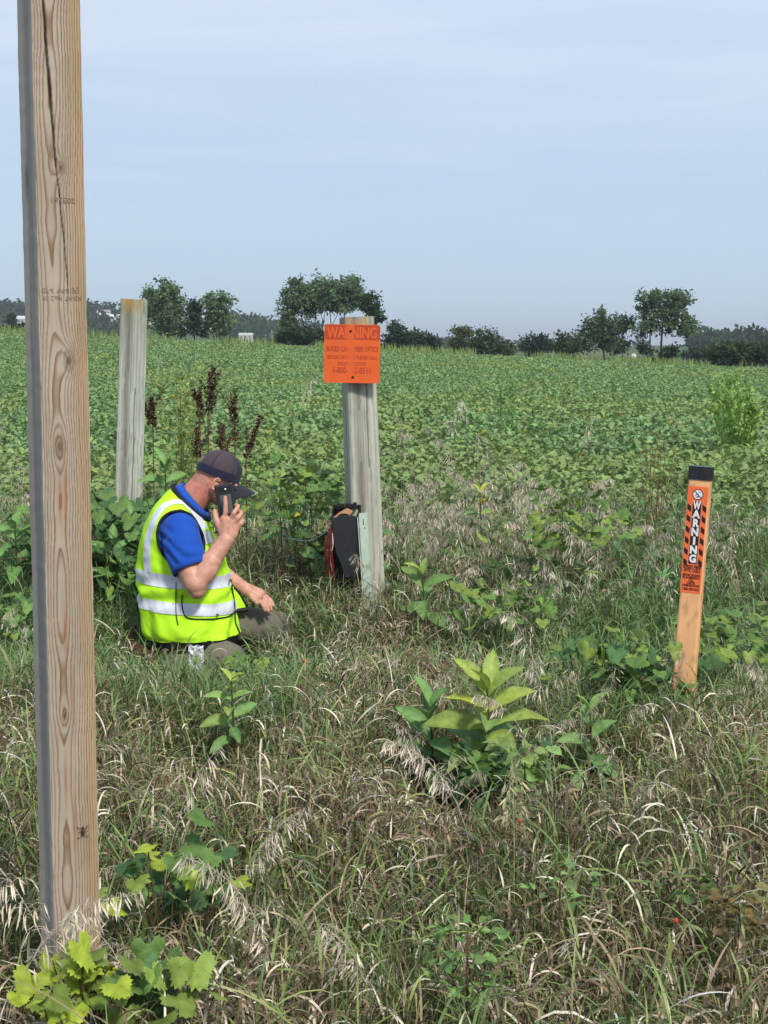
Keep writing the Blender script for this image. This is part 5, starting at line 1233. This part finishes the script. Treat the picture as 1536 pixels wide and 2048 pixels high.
tree('hedge_bush', 'brownish low bush right of the dark one', 140, [(1015, 697, 14, 9), (1008, 690, 6, 8)], [], 500, .25, (.10, .10, .05), SB, 'bush')
tree('hedge_bush', 'blue green bush row left of the olive bush', 165, [(1065, 688, 22, 15), (1090, 692, 20, 12), (1050, 695, 14, 10), (1078, 680, 12, 10)], [], 1800, .3, (.045, .08, .05), SB, 'bush')
tree('hedge_bush', 'olive bush left of the dark pointed tree', 142, [(1132, 688, 20, 20), (1148, 695, 14, 14), (1120, 698, 14, 10)], [(1132, 712, 1132, 690, 1.0)], 1500, .26, (.085, .11, .045), SB, 'bush')
tree('broadleaf_tree', 'dark pointed tree left of the tallest right-hand tree', 138, [(1208, 635, 14, 18), (1185, 655, 24, 20), (1215, 665, 28, 24), (1235, 650, 18, 16), (1175, 680, 28, 22), (1230, 692, 30, 18), (1256, 645, 12, 12)], [(1210, 716, 1208, 650, 2.2), (1240, 716, 1245, 665, 1.4)], 5200, .28, (.10, .155, .08), TG)
tree('broadleaf_tree', 'tallest open crowned tree at the right of the horizon', 136, [(1330, 605, 34, 24), (1300, 600, 24, 18), (1362, 600, 20, 18), (1345, 630, 34, 20), (1300, 640, 20, 18), (1375, 660, 22, 16), (1285, 660, 16, 14), (1340, 655, 22, 12), (1378, 640, 14, 12), (1290, 625, 12, 12)], [(1322, 718, 1330, 610, 3.0), (1304, 716, 1303, 620, 2.2)], 5200, .28, (.115, .185, .085), TG, limbs=4)
tree('hedge_bush', 'low scrub around the trunk of the tallest right-hand tree', 135, [(1335, 703, 22, 12), (1290, 700, 14, 10)], [], 700, .26, (.04, .065, .03), SB, 'bush')
tree('hedge_bush', 'dark hedge at the right end of the horizon', 120, [(1440, 702, 26, 16), (1475, 704, 26, 17), (1510, 706, 24, 16), (1540, 706, 20, 16)], [], 4200, .26, (.065, .105, .045), SB, 'bush')
tree('hedge_bush', 'round green bush left of the dark hedge', 170, [(1400, 705, 20, 12), (1372, 712, 8, 6)], [], 900, .32, (.05, .085, .05), SB, 'bush')
tree('hedge_bush', 'dark bush at the far left behind the timber post', 142, [(40, 655, 14, 7), (52, 652, 8, 7)], [], 500, .26, (.035, .06, .028), SB, 'bush')
tree('broadleaf_tree', 'single hazy tree at the far left edge', 330, [(24, 638, 11, 9), (20, 645, 9, 7)], [(22, 662, 22, 640, 1.0)], 500, .6, (.045, .075, .04), None)
# light green weeds fringe at the field edge
s_ = Soup(); n = 5200; y = rng.uniform(118, 137, n); x = (rng.random(n) * 2 - 1) * .28 * y; k = vn(x / 2.2, y * 0, 3) > .42; x, y = x[k], y[k]; m = len(x)
blades(s_, np.stack([x, y, H(x, y) + .3], -1), rng.uniform(.5, 1.15, m), rng.uniform(.05, .12, m), rng.random(m) * 6.28, rng.normal(0, .2, m), rng.normal(0, .5, m), jit([.24, .33, .10], m, .3), 3)
build('field_edge_weeds', s_, M_far, kind='stuff', label='light green tall weeds fringing the far edge of the field', cat='weeds')
# far woods and hillside trees
s_ = Soup()
def woods(n, x0, x1, y0, y1, hgt, ls, col, cond=None):
    y = rng.uniform(y0, y1, n); px_ = rng.uniform(x0, x1, n); x = (px_ - 768) / F * y
    k = (vn(x / 16, y / 30, 12) > .35) if cond is None else cond(x, y); x, y = x[k], y[k]
    for a, b_ in zip(x, y):
        hh = hgt * rng.uniform(.6, 1.2); m = 34; p = rng.normal(0, 1, (m, 3)); p /= np.linalg.norm(p, axis=1, keepdims=True); p *= rng.uniform(.5, 1, (m, 1)); p = np.array([a, b_, float(H(a, b_)) + hh * .5]) + p * np.array([hh * .5, hh * .5, hh * .55])
        scatter(s_, DIA, DIAq, [], p, ls * rng.uniform(.6, 1.3, m), rng.random(m) * 6.28, rng.normal(0, .6, m), rng.random(m) * 6, jit(col, m, .25, .1) * rng.uniform(.8, 1.2))
woods(130, -30, 60, 760, 900, 7, 2.6, (.04, .07, .035), lambda x, y: y > 0); woods(150, -30, 60, 350, 700, 5, 1.7, (.05, .085, .04)); woods(60, 150, 280, 790, 860, 8, 2.4, (.04, .07, .035)); woods(130, 150, 280, 380, 660, 5, 1.8, (.05, .085, .04))
woods(190, 440, 640, 560, 840, 8, 2.2, (.05, .085, .04)); woods(60, 440, 600, 340, 400, 3, 1.3, (.075, .12, .05)); woods(200, 640, 1300, 600, 900, 4.5, 1.8, (.05, .085, .045))
woods(330, 1385, 1600, 420, 520, 9, 2.2, (.04, .07, .035), lambda x, y: y > 0)
build('far_woods', s_, M_far, kind='stuff', label='hazy woods covering the distant low hills', cat='woods')
# far buildings
def house(px, py, D, w, h, label, roof=True, rc=(.30, .29, .30), name='farmhouse', cat='house', wc=(.42, .43, .42)):
    c_ = P(px, py, D); rt = thing(name, (c_[0], D, c_[2]), label, cat); s_ = Soup(); box(s_, c_ + (0, 0, h / 2 - .8), (w, w * .7, h + 1.6), c=wc); wl = build('wall', s_, M_paint, rt)
    s_ = Soup(); z = c_[2] + h; d = w * .36; e = w * .53; rh = h * .55
    V = np.array([(c_[0] - e, D - d, z), (c_[0] + e, D - d, z), (c_[0] + e, D + d, z), (c_[0] - e, D + d, z), (c_[0] - e, D, z + rh), (c_[0] + e, D, z + rh)]); s_.add(V, [(0, 1, 5, 4), (2, 3, 4, 5), (0, 3, 2, 1)], [(0, 4, 3), (1, 2, 5)], rc); build('roof', s_, M_paint, rt)
    for k in (-.3, 0, .3):
        s_ = Soup(); box(s_, c_ + (k * w, -w * .352, h * .5), (w * .1, .06, h * .35), c=(.05, .06, .07)); build('window', s_, M_paint, rt)
house(208, 637, 700, 6, 2.6, 'white gabled farmhouse on the hill between the timber post and the bare post', wc=(.8, .8, .78))
house(228, 641, 690, 6, 1.8, 'long low white farm building right of the gabled farmhouse', rc=(.7, .7, .7))
house(47, 648, 520, 4, 1.8, 'white house at the far left showing beside the timber post', rc=(.55, .55, .55))
house(492, 678, 420, 3.8, 1.1, 'low white building under the hill right of the left trees', rc=(.45, .47, .45))
s_ = Soup(); ellipsoid(s_, P(1267, 713, 300) , (.55, .55, .6), c=(.6, .6, .6), n=14, m=8); build('storage_tank', s_, M_paint, None, label='tiny white tank far off between the two right-hand trees', cat='tank')

# ------------------------------------------------------------------ haze
hm = bpy.data.materials.new('haze'); hm.use_nodes = True; t = hm.node_tree; t.nodes.clear(); o_ = N(t, 'ShaderNodeOutputMaterial'); pv_ = N(t, 'ShaderNodeVolumePrincipled')
pv_.inputs['Density'].default_value = HAZE; pv_.inputs['Color'].default_value = (.86, .92, 1.0, 1); pv_.inputs['Anisotropy'].default_value = .2
t.links.new(pv_.outputs[0], o_.inputs['Volume'])
if HAZE > 0:
    s_ = Soup(); V_ = g.arrays()[0]; box(s_, (0, 2200, 14), (9000, 4700, 46 + 2 * 6)); hz = build('haze', s_, hm, None, kind='stuff', label='thin blue haze over the whole landscape', cat='haze')
